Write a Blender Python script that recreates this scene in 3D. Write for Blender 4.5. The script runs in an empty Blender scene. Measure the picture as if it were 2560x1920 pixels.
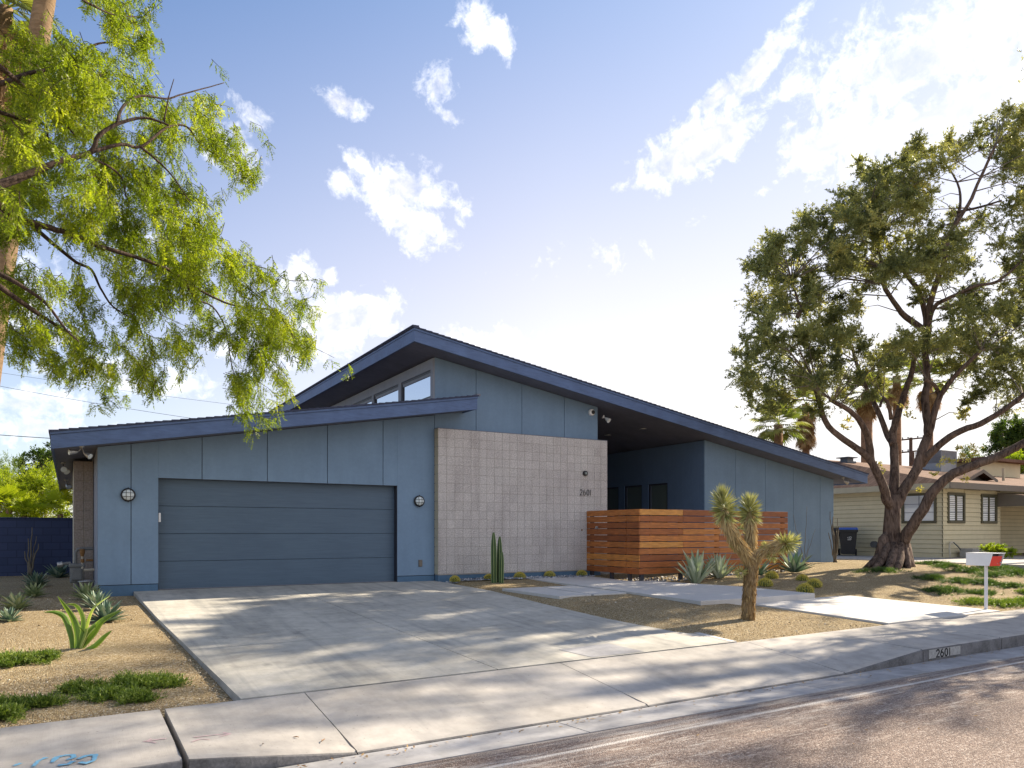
import bpy, math, random
import numpy as np
from mathutils import Vector, Matrix
random.seed(7); RNG = np.random.default_rng(11)
SC = bpy.context.scene; COL = SC.collection
R = math.radians
# ---------------------------------------------------------------- survey: the camera and points measured with it
FPX, TH, HZ, CZ = 1890.0, R(30.4), 1330.0, 1.10
S_, C_ = math.sin(TH), math.cos(TH)
def vp(px, py, t):                                  # a point sighted at pixel (px,py), t metres away along the view axis
    u = (px-1280)/FPX; v = (HZ-py)/FPX
    return Vector(((u*C_+S_)*t, (-u*S_+C_)*t, CZ+v*t))
def lerp(xs, ys, x):
    if x <= xs[0]: return ys[0]
    for i in range(len(xs)-1):
        if x <= xs[i+1]: return ys[i]+(ys[i+1]-ys[i])*(x-xs[i])/(xs[i+1]-xs[i])
    return ys[-1]
def sl(x): return .009*(max(-12, min(34, x))-8)     # the street climbs gently to the right
def drv_z(x, y):
    a = -.365+sl(x); return a+(0.0-a)*max(0, min(1, (y-7.2)/8.5))
def gz(x, y):                                       # surface of the gravel yard
    zb = -.385+sl(x)-(.03 if x < 1.3 else .09 if x < 7.3 else 0)
    top = lerp([-8, 0, 1.2, 1.7, 6.9, 7.6, 11, 14, 20, 30], [-.13, -.09, -.08, -.13, -.13, .0, .0, .02, .16, .17], x)
    k = lerp([7.7, 9, 10.5, 12.2, 16], [1, .62, .62, .75, .65], x)
    u = max(0, min(1, (y-7.2)/8.3/k)); u = u*(1.25-.25*u)
    z = zb+(top-zb)*min(1, u)
    w = lerp([7.4, 7.7, 12.3, 13.3], [0, 1, 1, 0], x)*(1 if y < 15.2 else 0)
    if w: z += w*(lerp([7.2, 8.6, 9.6, 11.4, 13.4, 15.2], [zb, -.27, -.15, -.095, -.065, -.005], y)-z)
    if 10.1 < x < 14.5 and y < 9.8: z = min(z, -.342+sl(x)*.75+(y-7.2)*.055-.03)
    return z
def sw_z(x, y):                                     # surface of the pavement with its dropped kerb at the drive
    w = lerp([.75, 1.93, 7.85, 9.4], [0, 1, 1, 0], x)
    f = max(0, min(1, (y-5.65)/1.55))
    front = -.405*(1-w)-.548*w
    return front+(-.365-front)*f+sl(x)
# ---------------------------------------------------------------- objects
ORG = {}
def tag(o, label=None, cat=None, group=None, kind=None):
    for k, v in (('label', label), ('category', cat), ('group', group), ('kind', kind)):
        if v: o[k] = v
    return o
def thing(name, loc, label, cat, group=None, rz=0):
    o = bpy.data.objects.new(name, None); COL.objects.link(o); o.location = loc; o.rotation_euler = (0, 0, rz)
    o.empty_display_size = .2
    ORG[o.name] = Vector(loc); tag(o, label, cat, group); return o
def link(name, me, mat, parent=None, org=None):
    o = bpy.data.objects.new(name, me); COL.objects.link(o)
    if mat is not None:
        for m in (mat if isinstance(mat, (list, tuple)) else [mat]): me.materials.append(m)
    if parent: o.parent = parent; ORG[o.name] = ORG[parent.name]
    else:
        o.location = org if org is not None else (0, 0, 0); ORG[o.name] = Vector(o.location)
    return o
class MB:
    def __init__(s): s.v = []; s.f = []; s.m = []; s.mi = 0
    def add(s, vs, fs):
        n = len(s.v); s.v += [tuple(p) for p in vs]; s.f += [tuple(i+n for i in f) for f in fs]; s.m += [s.mi]*len(fs); return s
    def box(s, x0, x1, y0, y1, z0, z1):
        return s.add([(x0,y0,z0),(x1,y0,z0),(x1,y1,z0),(x0,y1,z0),(x0,y0,z1),(x1,y0,z1),(x1,y1,z1),(x0,y1,z1)],
            [(0,3,2,1),(4,5,6,7),(0,1,5,4),(1,2,6,5),(2,3,7,6),(3,0,4,7)])
    def hexa(s, b, t):                              # bottom loop and top loop of four points each
        return s.add(list(b)+list(t), [(0,3,2,1),(4,5,6,7),(0,1,5,4),(1,2,6,5),(2,3,7,6),(3,0,4,7)])
    def slab_xz(s, x0, x1, y0, y1, zb0, zb1, zt0, zt1):  # prism whose bottom and top run sloping along x
        return s.hexa([(x0,y0,zb0),(x1,y0,zb1),(x1,y1,zb1),(x0,y1,zb0)], [(x0,y0,zt0),(x1,y0,zt1),(x1,y1,zt1),(x0,y1,zt0)])
    def prism(s, pts, zf, dz):                      # polygon in plan; zf(x,y) gives its top
        n = len(pts); t = [(x,y,zf(x,y)) for x,y in pts]; b = [(x,y,z-dz) for x,y,z in t]
        return s.add(t+b, [tuple(range(n)), tuple(range(2*n-1, n-1, -1))]+[(i, n+i, n+(i+1)%n, (i+1)%n) for i in range(n)])
    def tube(s, pts, rad, seg=8, cap=True, wob=0):
        pts = [Vector(p) for p in pts]; n = len(pts)
        if not hasattr(rad, '__len__'): rad = [rad]*n
        up = None; base = len(s.v); vs = []
        for i, p in enumerate(pts):
            d = (pts[min(i+1, n-1)]-pts[max(i-1, 0)]).normalized()
            if up is None:
                up = Vector((0, 0, 1)) if abs(d.z) < .9 else Vector((1, 0, 0))
            a = d.cross(up)
            if a.length < 1e-5: a = d.orthogonal()
            a.normalize(); b = a.cross(d).normalized(); up = b
            for k in range(seg):
                an = 2*math.pi*k/seg; r = rad[i]*(1+wob*(random.random()-.5)) if wob else rad[i]
                vs.append(p+(a*math.cos(an)+b*math.sin(an))*r)
        fs = [(i*seg+k, i*seg+(k+1)%seg, (i+1)*seg+(k+1)%seg, (i+1)*seg+k) for i in range(n-1) for k in range(seg)]
        if cap: fs += [tuple(range(seg-1, -1, -1)), tuple((n-1)*seg+k for k in range(seg))]
        return s.add(vs, fs)
    def lathe(s, prof, seg=20, o=(0, 0, 0), ax='z', squash=1):
        vs = []
        for r, h in prof:
            for k in range(seg):
                a = 2*math.pi*k/seg; p = (r*math.cos(a), r*math.sin(a)*squash, h)
                if ax == 'y': p = (p[0], -h, p[1])
                if ax == 'x': p = (h, p[0], p[1])
                vs.append((p[0]+o[0], p[1]+o[1], p[2]+o[2]))
        n = len(prof)
        fs = [(i*seg+k, i*seg+(k+1)%seg, (i+1)*seg+(k+1)%seg, (i+1)*seg+k) for i in range(n-1) for k in range(seg)]
        fs += [tuple(range(seg-1, -1, -1)), tuple((n-1)*seg+k for k in range(seg))]
        return s.add(vs, fs)
    def grid(s, xs, ys, zf, skirt=0):
        nx, ny = len(xs), len(ys); vs = [(x, y, zf(x, y)) for y in ys for x in xs]
        fs = [(j*nx+i, j*nx+i+1, (j+1)*nx+i+1, (j+1)*nx+i) for j in range(ny-1) for i in range(nx-1)]
        if skirt:
            loop = [i for i in range(nx)]+[j*nx+nx-1 for j in range(1, ny)]+[(ny-1)*nx+i for i in range(nx-2, -1, -1)]+[j*nx for j in range(ny-2, 0, -1)]
            k = len(vs); m = len(loop); vs += [(vs[i][0], vs[i][1], vs[i][2]-skirt) for i in loop]
            fs += [(loop[i], k+i, k+(i+1)%m, loop[(i+1)%m]) for i in range(m)]
        return s.add(vs, fs)
    def build(s, name, mat, parent=None, org=None, smooth=False, bevel=0, local=False, fix=False):
        me = bpy.data.meshes.new(name)
        o3 = Vector((0, 0, 0)) if local else (ORG[parent.name] if parent else Vector(org or (0, 0, 0)))
        me.from_pydata([(x-o3.x, y-o3.y, z-o3.z) for x, y, z in s.v], [], s.f)
        if fix:
            import bmesh
            b = bmesh.new(); b.from_mesh(me); bmesh.ops.recalc_face_normals(b, faces=b.faces); b.to_mesh(me); b.free()
        o = link(name, me, mat, parent, org)
        if max(s.m, default=0) > 0: me.polygons.foreach_set('material_index', s.m)
        if smooth: me.polygons.foreach_set('use_smooth', [True]*len(me.polygons))
        if smooth == 'auto':
            try: me.set_sharp_from_angle(angle=R(40))
            except Exception: pass
        if bevel:
            m = o.modifiers.new('edge', 'BEVEL'); m.width = bevel; m.segments = 2; m.limit_method = 'ANGLE'; m.angle_limit = R(40)
        return o
def quads(name, V, var, mat, parent=None, org=None, smooth=False):  # V: (N,4,3) array, one quad per leaf; var: (N,) tint number
    V = np.asarray(V, dtype=np.float32); n = len(V)
    o3 = np.array(ORG[parent.name] if parent else (org or (0, 0, 0)), dtype=np.float32)
    V = V-o3
    me = bpy.data.meshes.new(name); me.vertices.add(4*n); me.loops.add(4*n); me.polygons.add(n)
    me.vertices.foreach_set('co', V.reshape(-1)); me.loops.foreach_set('vertex_index', np.arange(4*n, dtype=np.int32))
    me.polygons.foreach_set('loop_start', np.arange(0, 4*n, 4, dtype=np.int32))
    me.update(calc_edges=True); me.validate()
    at = me.attributes.new('tint', 'FLOAT', 'FACE'); at.data.foreach_set('value', np.asarray(var, dtype=np.float32))
    return link(name, me, mat, parent, org)
def nrm(a): return a/np.maximum(np.linalg.norm(a, axis=-1, keepdims=True), 1e-6)
def leafquads(P, D, L, W, up=None, curl=0):         # diamond leaves: base P, direction D, length L, width W
    n = len(P); D = nrm(D)
    if up is None: up = RNG.normal(size=(n, 3))
    Sd = nrm(np.cross(D, up)); L = np.broadcast_to(L, n)[:, None]; W = np.broadcast_to(W, n)[:, None]
    mid = P+D*L*.45; N = np.cross(Sd, D)
    mid = mid+N*W*.0+N*L*curl
    return np.stack([P, mid+Sd*W*.5, P+D*L, mid-Sd*W*.5], axis=1)
# ---------------------------------------------------------------- materials
class NT:
    def __init__(s, name):
        s.m = bpy.data.materials.new(name); s.m.use_nodes = True; s.t = s.m.node_tree; s.t.nodes.clear()
        s.out = s.n('ShaderNodeOutputMaterial')
    def n(s, typ, **k):
        x = s.t.nodes.new(typ)
        for a, b in k.items(): setattr(x, a, b)
        return x
    def l(s, a, b): s.t.links.new(a, b)
    def sock(s, inp, v):
        if hasattr(v, 'is_output') or isinstance(v, bpy.types.NodeSocket): s.l(v, inp)
        else: inp.default_value = v
    def math(s, op, a, b=None, c=None, clamp=False):
        x = s.n('ShaderNodeMath', operation=op, use_clamp=clamp); s.sock(x.inputs[0], a)
        if b is not None: s.sock(x.inputs[1], b)
        if c is not None: s.sock(x.inputs[2], c)
        return x.outputs[0]
    def vmath(s, op, a, b=None):
        x = s.n('ShaderNodeVectorMath', operation=op); s.sock(x.inputs[0], a)
        if b is not None: s.sock(x.inputs[1], b)
        return x.outputs['Value'] if op in ('DOT_PRODUCT', 'LENGTH') else x.outputs[0]
    def mix(s, f, a, b, mode='MIX'):
        x = s.n('ShaderNodeMix', data_type='RGBA', blend_type=mode); s.sock(x.inputs[0], f)
        s.sock(x.inputs[6], a if not isinstance(a, tuple) else (*a[:3], 1)); s.sock(x.inputs[7], b if not isinstance(b, tuple) else (*b[:3], 1))
        return x.outputs[2]
    def coord(s, scale=(1, 1, 1), kind='Object', off=(0, 0, 0), rot=(0, 0, 0)):
        c = s.n('ShaderNodeTexCoord'); m = s.n('ShaderNodeMapping'); m.inputs['Scale'].default_value = scale
        m.inputs['Location'].default_value = off; m.inputs['Rotation'].default_value = rot
        s.l(c.outputs[kind], m.inputs[0]); return m.outputs[0]
    def noise(s, vec, scale, det=4, rough=.55, dist=0):
        x = s.n('ShaderNodeTexNoise'); s.l(vec, x.inputs['Vector']); x.inputs['Scale'].default_value = scale
        x.inputs['Detail'].default_value = det; x.inputs['Roughness'].default_value = rough; x.inputs['Distortion'].default_value = dist
        return x.outputs[0]
    def ramp(s, f, stops, interp='LINEAR'):
        x = s.n('ShaderNodeValToRGB'); s.sock(x.inputs[0], f); e = x.color_ramp.elements; x.color_ramp.interpolation = interp
        while len(e) < len(stops): e.new(.5)
        for i, (p, c) in enumerate(stops):
            e[i].position = p; e[i].color = (*c, 1) if hasattr(c, '__len__') else (c, c, c, 1)
        return x.outputs[0]
    def step(s, f, a, b): 
        x = s.n('ShaderNodeMapRange'); x.clamp = True; s.sock(x.inputs[0], f)
        x.inputs[1].default_value = a; x.inputs[2].default_value = b; return x.outputs[0]
    def bump(s, h, strength=.3, dist=.01):
        x = s.n('ShaderNodeBump'); s.l(h, x.inputs['Height']); x.inputs['Strength'].default_value = strength; x.inputs['Distance'].default_value = dist
        return x.outputs[0]
    def pbr(s, col, rough=.7, bump=None, metal=0, spec=.5):
        b = s.n('ShaderNodeBsdfPrincipled'); s.sock(b.inputs['Base Color'], (*col[:3], 1) if isinstance(col, tuple) else col)
        s.sock(b.inputs['Roughness'], rough); b.inputs['Metallic'].default_value = metal; b.inputs['Specular IOR Level'].default_value = spec
        if bump is not None: s.l(bump, b.inputs['Normal'])
        s.l(b.outputs[0], s.out.inputs[0]); return s.m
def plain(name, c, rough=.6, var=.15, scale=6, metal=0, bump=0, bscale=60, spec=.4):
    t = NT(name); v = t.coord(); n = t.noise(v, scale, 5); n2 = t.noise(v, scale*9, 3)
    f = t.math('ADD', t.math('MULTIPLY', n, .65), t.math('MULTIPLY', n2, .35))
    lo = tuple(x*(1-var) for x in c); hi = tuple(min(1, x*(1+var)) for x in c)
    col = t.mix(t.step(f, .3, .7), lo, hi)
    return t.pbr(col, rough, t.bump(t.noise(v, bscale, 4), bump, .004) if bump else None, metal, spec)
def leafmat(name, stops, trans=.4, rough=.5, tcol=None, spec=.3):
    t = NT(name); a = t.n('ShaderNodeAttribute'); a.attribute_name = 'tint'
    col = t.ramp(a.outputs['Fac'], stops)
    d = t.n('ShaderNodeBsdfPrincipled'); t.l(col, d.inputs['Base Color']); d.inputs['Roughness'].default_value = rough; d.inputs['Specular IOR Level'].default_value = spec
    tr = t.n('ShaderNodeBsdfTranslucent'); t.l(t.mix(1.0, col, tcol or (1.5, 1.6, .6), 'MULTIPLY'), tr.inputs[0])
    mx = t.n('ShaderNodeMixShader'); mx.inputs[0].default_value = trans; t.l(d.outputs[0], mx.inputs[1]); t.l(tr.outputs[0], mx.inputs[2])
    t.l(mx.outputs[0], t.out.inputs[0]); return t.m
M = {}
def mats():
    # blue stucco panels
    def stucco(name, c):
        t = NT(name); v = t.coord(); a = t.noise(v, 1.3, 6, .6); b = t.noise(v, 14, 5, .65); g = t.noise(v, 160, 3)
        st = t.noise(t.coord((3, 3, .35)), 1.6, 5, .6)
        f = t.math('ADD', t.math('ADD', t.math('MULTIPLY', a, .45), t.math('MULTIPLY', b, .3)), t.math('MULTIPLY', st, .25))
        col = t.mix(t.step(f, .34, .66), tuple(x*.86 for x in c), tuple(x*1.12 for x in c))
        drip = t.noise(t.coord((5, 5, .22), off=(2, 0, 1)), 2.4, 4, .6); col = t.mix(t.math('MULTIPLY', t.step(drip, .6, .74), .10), col, tuple(min(1, x*1.5) for x in c))
        col = t.mix(t.math('MULTIPLY', t.step(g, .55, .75), .18), col, tuple(x*.55 for x in c))
        return t.pbr(col, .82, t.bump(g, .35, .003), spec=.3)
    M['facade'] = stucco('blue_stucco', (.178, .262, .372))
    M['plinth'] = stucco('plinth_blue', (.085, .155, .245))
    def paintwood(name, c):
        t = NT(name); v = t.coord((1.2, 6, 9)); w = t.noise(v, 2.2, 6, .6, 1.2); k = t.noise(t.coord(), 2.4, 3)
        f = t.math('ADD', t.math('MULTIPLY', w, .6), t.math('MULTIPLY', k, .4))
        col = t.mix(t.step(f, .35, .65), tuple(x*.78 for x in c), tuple(x*1.2 for x in c))
        return t.pbr(col, .62, t.bump(w, .3, .004))
    M['fascia'] = paintwood('fascia_navy', (.080, .130, .262))
    M['soffit'] = paintwood('soffit_navy', (.12, .128, .175))
    M['shingle_dark'] = plain('dark_shingle', (.05, .058, .10), .9, .3, 9, bump=.5)
    M['clere_wall'] = stucco('clerestory_grey', (.25, .27, .32))
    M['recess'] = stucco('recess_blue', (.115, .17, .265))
    t = NT('garage_door_paint'); v = t.coord((.8, .8, 26)); w = t.noise(v, 3, 6, .65); big = t.noise(t.coord(), .8, 3)
    sc = t.noise(t.coord((.5, .5, 60), off=(3, 1, 0)), 4, 3, .7)
    col = t.mix(t.step(t.math('ADD', t.math('MULTIPLY', w, .7), t.math('MULTIPLY', big, .3)), .35, .65), (.054, .092, .145), (.078, .128, .188))
    col = t.mix(t.math('MULTIPLY', t.step(sc, .66, .8), .35), col, (.15, .22, .28))
    M['door'] = t.pbr(col, .5, t.bump(w, .25, .003))
    # split face block
    t = NT('split_block'); v = t.coord(); sp = t.noise(v, 40, 6, .8); big = t.noise(v, 1.1, 3); vo = t.n('ShaderNodeTexVoronoi'); t.l(v, vo.inputs[0]); vo.inputs['Scale'].default_value = 70
    isl = t.n('ShaderNodeNewGeometry').outputs['Random Per Island']
    col = t.ramp(sp, [(.32, (.15, .135, .13)), (.42, (.43, .40, .385)), (.55, (.63, .59, .565)), (.72, (.86, .82, .78))])
    stn = t.noise(t.coord((2.2, 1, .3)), 1.8, 5, .6); col = t.mix(t.math('MULTIPLY', t.step(stn, .5, .7), .5), col, (.72, .70, .70), 'MULTIPLY'); col = t.mix(t.step(big, .3, .7), col, (.84, .82, .83), 'MULTIPLY')
    col = t.mix(1.0, col, t.ramp(isl, [(0, .95), (1, 1.04)]), 'MULTIPLY')
    M['block'] = t.pbr(col, .92, t.bump(sp, .9, .012), spec=.2)
    M['mortar'] = plain('mortar', (.35, .315, .28), .95, .25, 30, bump=.3)
    M['block_edge'] = plain('block_edge', (.42, .38, .29), .9, .2, 40, bump=.4)
    # cedar boards
    t = NT('cedar'); isl = t.n('ShaderNodeNewGeometry').outputs['Random Per Island']
    g = t.noise(t.coord((1.6, 1.6, 42)), 2.2, 7, .65, .6); k = t.noise(t.coord((3, 3, 5)), 1.3, 3)
    c1 = t.ramp(isl, [(0, (.25, .070, .016)), (.4, (.42, .130, .027)), (.75, (.58, .21, .042)), (1, (.74, .34, .07))])
    c2 = t.mix(t.step(g, .38, .62), c1, t.mix(1.0, c1, (.5, .42, .4), 'MULTIPLY'))
    c2 = t.mix(t.math('MULTIPLY', t.step(k, .45, .7), .4), c2, t.mix(1.0, c2, (1.6, 1.5, 1.4), 'MULTIPLY'))
    M['cedar'] = t.pbr(c2, .5, t.bump(g, .3, .003))
    # concrete
    def concrete(name, c, stain=.5, broom=(0, 1, 0), dirt=.5):
        t = NT(name); v = t.coord(); a = t.noise(v, .7, 6, .62); b = t.noise(v, 6, 6, .65); g = t.noise(v, 210, 3)
        br = t.noise(t.coord((120, 3, 3) if broom[1] else (3, 120, 3)), 1.2, 3, .6)
        f = t.math('ADD', t.math('MULTIPLY', a, .6), t.math('MULTIPLY', b, .4))
        lo = tuple(x*(1-.34*stain) for x in c); hi = tuple(x*(1+.16*stain) for x in c)
        col = t.mix(t.step(f, .36, .64), lo, hi)
        sm = t.noise(t.coord((.9, .12, 1), rot=(0, 0, R(8))), 2.2, 5, .6)
        col = t.mix(t.math('MULTIPLY', t.step(sm, .53, .72), .42*dirt), col, (.14, .145, .15))
        col = t.mix(t.math('MULTIPLY', t.step(br, .5, .8), .22), col, tuple(x*.6 for x in c))
        col = t.mix(t.math('MULTIPLY', t.step(g, .6, .72), .25), col, tuple(x*.5 for x in c))
        if dirt > 1.2:
            oil = t.noise(t.coord((1, .8, 1), off=(5, 2, 0)), 1.9, 4, .7); col = t.mix(t.math('MULTIPLY', t.step(oil, .62, .74), .45), col, (.10, .10, .10))
            ty = t.noise(t.coord((2.6, .09, 1), rot=(0, 0, R(-4)), off=(1, 0, 0)), 2.0, 4, .6); col = t.mix(t.math('MULTIPLY', t.step(ty, .54, .7), .38), col, (.16, .165, .17))
        sp = t.noise(v, 34, 2); col = t.mix(t.math('MULTIPLY', t.step(sp, .69, .74), .5), col, (.09, .08, .07))
        return t.pbr(col, .85, t.bump(t.math('ADD', br, t.math('MULTIPLY', g, .6)), .22, .004), spec=.3)
    M['concrete'] = concrete('drive_concrete', (.485, .455, .405), 1.0, dirt=1.25)
    M['pave'] = concrete('pavement_concrete', (.42, .388, .36), .9, dirt=1.0)
    M['pathc'] = concrete('path_concrete', (.55, .525, .505), .3, dirt=.15)
    M['gutter'] = concrete('gutter_concrete', (.36, .35, .36), 1.1, broom=(1, 0, 0), dirt=1)
    M['kerb_paint'] = plain('kerb_paint', (.33, .32, .31), .8, .35, 30)
    M['stencil'] = plain('stencil_black', (.03, .03, .032), .7, .3, 40)
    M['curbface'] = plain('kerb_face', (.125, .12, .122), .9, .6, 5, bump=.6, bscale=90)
    # gravel
    t = NT('gravel'); v = t.coord(); vo = t.n('ShaderNodeTexVoronoi'); t.l(v, vo.inputs[0]); vo.inputs['Scale'].default_value = 75
    vo2 = t.n('ShaderNodeTexVoronoi'); t.l(v, vo2.inputs[0]); vo2.inputs['Scale'].default_value = 34
    big = t.noise(v, .55, 5, .6); fine = t.noise(v, 60, 3)
    rc = t.n('ShaderNodeSeparateColor'); t.l(vo.outputs['Color'], rc.inputs[0])
    c = t.ramp(rc.outputs[0], [(0, (.16, .11, .055)), (.35, (.32, .235, .125)), (.7, (.44, .34, .19)), (.93, (.60, .50, .34)), (1, (.66, .6, .5))])
    c = t.mix(t.step(big, .35, .65), c, (.84, .82, .80), 'MULTIPLY')
    c = t.mix(t.math('MULTIPLY', t.step(vo2.outputs['Distance'], .35, .6), .3), c, (.2, .15, .09))
    h = t.math('ADD', t.math('MULTIPLY', vo.outputs['Distance'], -1), t.math('MULTIPLY', fine, .5))
    M['gravel'] = t.pbr(c, .95, t.bump(h, .8, .02), spec=.15)
    t = NT('gravel_stone'); isl = t.n('ShaderNodeNewGeometry').outputs['Random Per Island']
    M['stone'] = t.pbr(t.ramp(isl, [(0, (.16, .11, .06)), (.4, (.33, .24, .135)), (.75, (.45, .35, .22)), (1, (.62, .56, .47))]), .9, spec=.2)
    t = NT('river_pebble'); isl = t.n('ShaderNodeNewGeometry').outputs['Random Per Island']
    M['pebble'] = t.pbr(t.ramp(isl, [(0, (.07, .08, .1)), (.5, (.2, .21, .24)), (1, (.5, .5, .52))]), .6)
    # asphalt
    t = NT('asphalt'); v = t.coord(); vo = t.n('ShaderNodeTexVoronoi'); t.l(v, vo.inputs[0]); vo.inputs['Scale'].default_value = 95
    rc = t.n('ShaderNodeSeparateColor'); t.l(vo.outputs['Color'], rc.inputs[0])
    big = t.noise(v, .5, 6, .65); st = t.noise(t.coord((.35, 7, 1)), 1.6, 6, .7); pt = t.noise(t.coord((1.3, 9, 1), off=(4, 2, 0)), 2.6, 6, .7)
    c = t.ramp(rc.outputs[0], [(0, (.125, .088, .074)), (.5, (.26, .192, .16)), (.85, (.38, .295, .245)), (1, (.56, .49, .44))])
    c = t.mix(t.step(big, .3, .7), c, (.74, .72, .74), 'MULTIPLY')
    sy = t.n('ShaderNodeSeparateXYZ'); tc = t.n('ShaderNodeTexCoord'); t.l(tc.outputs['Object'], sy.inputs[0])
    y = sy.outputs[1]; x = sy.outputs[0]
    wob = t.math('MULTIPLY', t.math('SUBTRACT', t.noise(t.coord((.5, .5, 1)), 1.2, 3), .5), .10)
    band = t.math('MULTIPLY', t.step(y, 4.2, 5.0), t.step(st, .45, .64))          # pale silt washed along the gutter
    c = t.mix(t.math('MULTIPLY', band, .85), c, (.56, .51, .47))
    c = t.mix(t.math('MULTIPLY', t.math('MULTIPLY', t.step(y, 3.4, 4.2), t.step(pt, .55, .64)), .7), c, (.56, .50, .45))
    dk = t.math('MULTIPLY', t.step(y, 4.95, 5.05), 1.0); c = t.mix(t.math('MULTIPLY', dk, .35), c, (.06, .055, .07))
    line = t.math('ABSOLUTE', t.math('SUBTRACT', t.math('ADD', y, wob), t.math('ADD', t.math('MULTIPLY', x, .02), 4.72)))
    c = t.mix(t.math('MULTIPLY', t.step(line, .035, .012), .85), c, (.66, .61, .57))
    crk = t.noise(t.coord((1, 2.2, 1)), 3.3, 5, .7, 1.5); cr = t.math('ABSOLUTE', t.math('SUBTRACT', crk, .5))
    c = t.mix(t.math('MULTIPLY', t.step(cr, .006, .002), t.math('MULTIPLY', t.step(big, .46, .56), .8)), c, (.04, .033, .032))
    stn = t.noise(t.coord((.8, 1.6, 1), off=(7, 3, 0)), 1.1, 5, .65); c = t.mix(t.math('MULTIPLY', t.step(stn, .54, .66), .4), c, (.07, .055, .052))
    M['asphalt'] = t.pbr(c, .9, t.bump(t.math('ADD', t.math('MULTIPLY', vo.outputs['Distance'], -1), t.math('MULTIPLY', big, .4)), .8, .012), spec=.25)
    M['joint_base'] = plain('joint_dirt', (.05, .043, .036), .95, .4, 30)  # dark dirt bed showing in the joints between slabs
    M['concrete_plain'] = plain('plain_concrete', (.42, .40, .38), .9, .15, 9)
    # metals, plastics, glass
    M['black'] = plain('black_metal', (.018, .018, .02), .45, .2)
    M['dark_frame'] = plain('bronze_frame', (.03, .031, .045), .4, .2)
    M['lap_shade'] = plain('siding_shadow_gap', (.24, .205, .135), .9, .1)  # darkened siding tone, stands in for the shade line under each board
    M['frame_light'] = plain('window_sash', (.16, .17, .21), .45, .1)
    M['white'] = plain('white_paint', (.74, .74, .75), .4, .05)
    M['post_white'] = plain('white_post', (.62, .62, .66), .45, .08)
    M['red'] = plain('red_enamel', (.66, .022, .008), .45, .06, spec=.25)
    M['silver'] = plain('zinc', (.42, .42, .42), .4, .25, 20, metal=.7)
    M['grey_metal'] = plain('grey_meter', (.16, .165, .165), .5, .25, 8)
    M['rust'] = plain('rusty_fitting', (.22, .11, .035), .7, .4, 40)
    M['cream_pipe'] = plain('cream_pipe', (.5, .45, .36), .6, .15, 10)
    M['bin'] = plain('bin_plastic', (.02, .02, .024), .5, .25, 3)
    M['bin_blue'] = plain('bin_lid_blue', (.03, .11, .48), .45, .12, 3)
    M['opal'] = plain('opal_glass', (.62, .68, .70), .18, .04)
    def glass(name, f, tint, dark):
        t = NT(name); g = t.n('ShaderNodeBsdfGlossy'); g.inputs['Roughness'].default_value = .012; g.inputs[0].default_value = (*tint, 1)
        d = t.n('ShaderNodeBsdfDiffuse'); d.inputs[0].default_value = (*dark, 1)
        lw = t.n('ShaderNodeFresnel'); lw.inputs[0].default_value = 1.5
        k = t.math('ADD', t.math('MULTIPLY', lw.outputs[0], 1-f), f)
        m = t.n('ShaderNodeMixShader'); t.l(k, m.inputs[0]); t.l(d.outputs[0], m.inputs[1]); t.l(g.outputs[0], m.inputs[2]); t.l(m.outputs[0], t.out.inputs[0]); return t.m
    M['glass_sky'] = glass('reflective_glass', .72, (.95, .96, 1), (.02, .02, .03))
    M['glass_dark'] = glass('dark_glass', .06, (.9, .95, 1), (.10, .12, .105))
    M['blind'] = glass('glass_with_blind', .06, (1, 1, 1), (.55, .56, .58))
    # neighbour
    M['cream'] = plain('cream_siding', (.60, .525, .35), .75, .08, 3)
    M['taupe'] = plain('taupe_trim', (.165, .14, .115), .7, .12, 5)
    M['olive_trim'] = plain('olive_trim', (.085, .075, .042), .6, .12, 5)
    M['cream_trim'] = plain('cream_trim', (.42, .37, .26), .7, .08, 4)
    t = NT('brown_shingle'); v = t.coord((1, 1, 1)); br = t.n('ShaderNodeTexBrick'); t.l(v, br.inputs[0]); br.inputs['Scale'].default_value = 1
    br.inputs['Brick Width'].default_value = .32; br.inputs['Row Height'].default_value = .14; br.inputs['Mortar Size'].default_value = .006
    br.inputs['Color1'].default_value = (.15, .082, .058, 1); br.inputs['Color2'].default_value = (.235, .14, .10, 1); br.inputs['Mortar'].default_value = (.07, .04, .03, 1)
    n = t.noise(v, 25, 4); col = t.mix(t.step(n, .35, .7), br.outputs[0], (.75, .72, .7), 'MULTIPLY')
    M['shingle_brown'] = t.pbr(col, .95, t.bump(br.outputs['Fac'], -.4, .01), spec=.15)
    t = NT('navy_block'); v = t.coord((1, 1, 1), rot=(R(90), 0, 0)); br = t.n('ShaderNodeTexBrick'); t.l(v, br.inputs[0]); br.inputs['Scale'].default_value = 1
    br.inputs['Brick Width'].default_value = .406; br.inputs['Row Height'].default_value = .203; br.inputs['Mortar Size'].default_value = .012
    for k, c in (('Color1', (.020, .033, .085)), ('Color2', (.026, .040, .10)), ('Mortar', (.014, .024, .066))): br.inputs[k].default_value = (*c, 1)
    M['navy_block'] = t.pbr(br.outputs[0], .8, t.bump(br.outputs['Fac'], -.5, .01))
    # bark
    def bark(name, c1, c2, sc=(14, 14, 2.2), b=.9):
        t = NT(name); v = t.coord(sc); a = t.noise(v, 1.6, 7, .7, .8); f = t.noise(t.coord(), 2.0, 4)
        col = t.mix(t.step(a, .36, .64), c1, c2); col = t.mix(t.math('MULTIPLY', t.step(f, .45, .7), .35), col, tuple(x*1.5 for x in c2))
        return t.pbr(col, .92, t.bump(a, b, .03), spec=.15)
    M['bark'] = bark('dark_bark', (.032, .021, .018), (.21, .148, .118), (9, 9, 1.7), 1.0)
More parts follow.
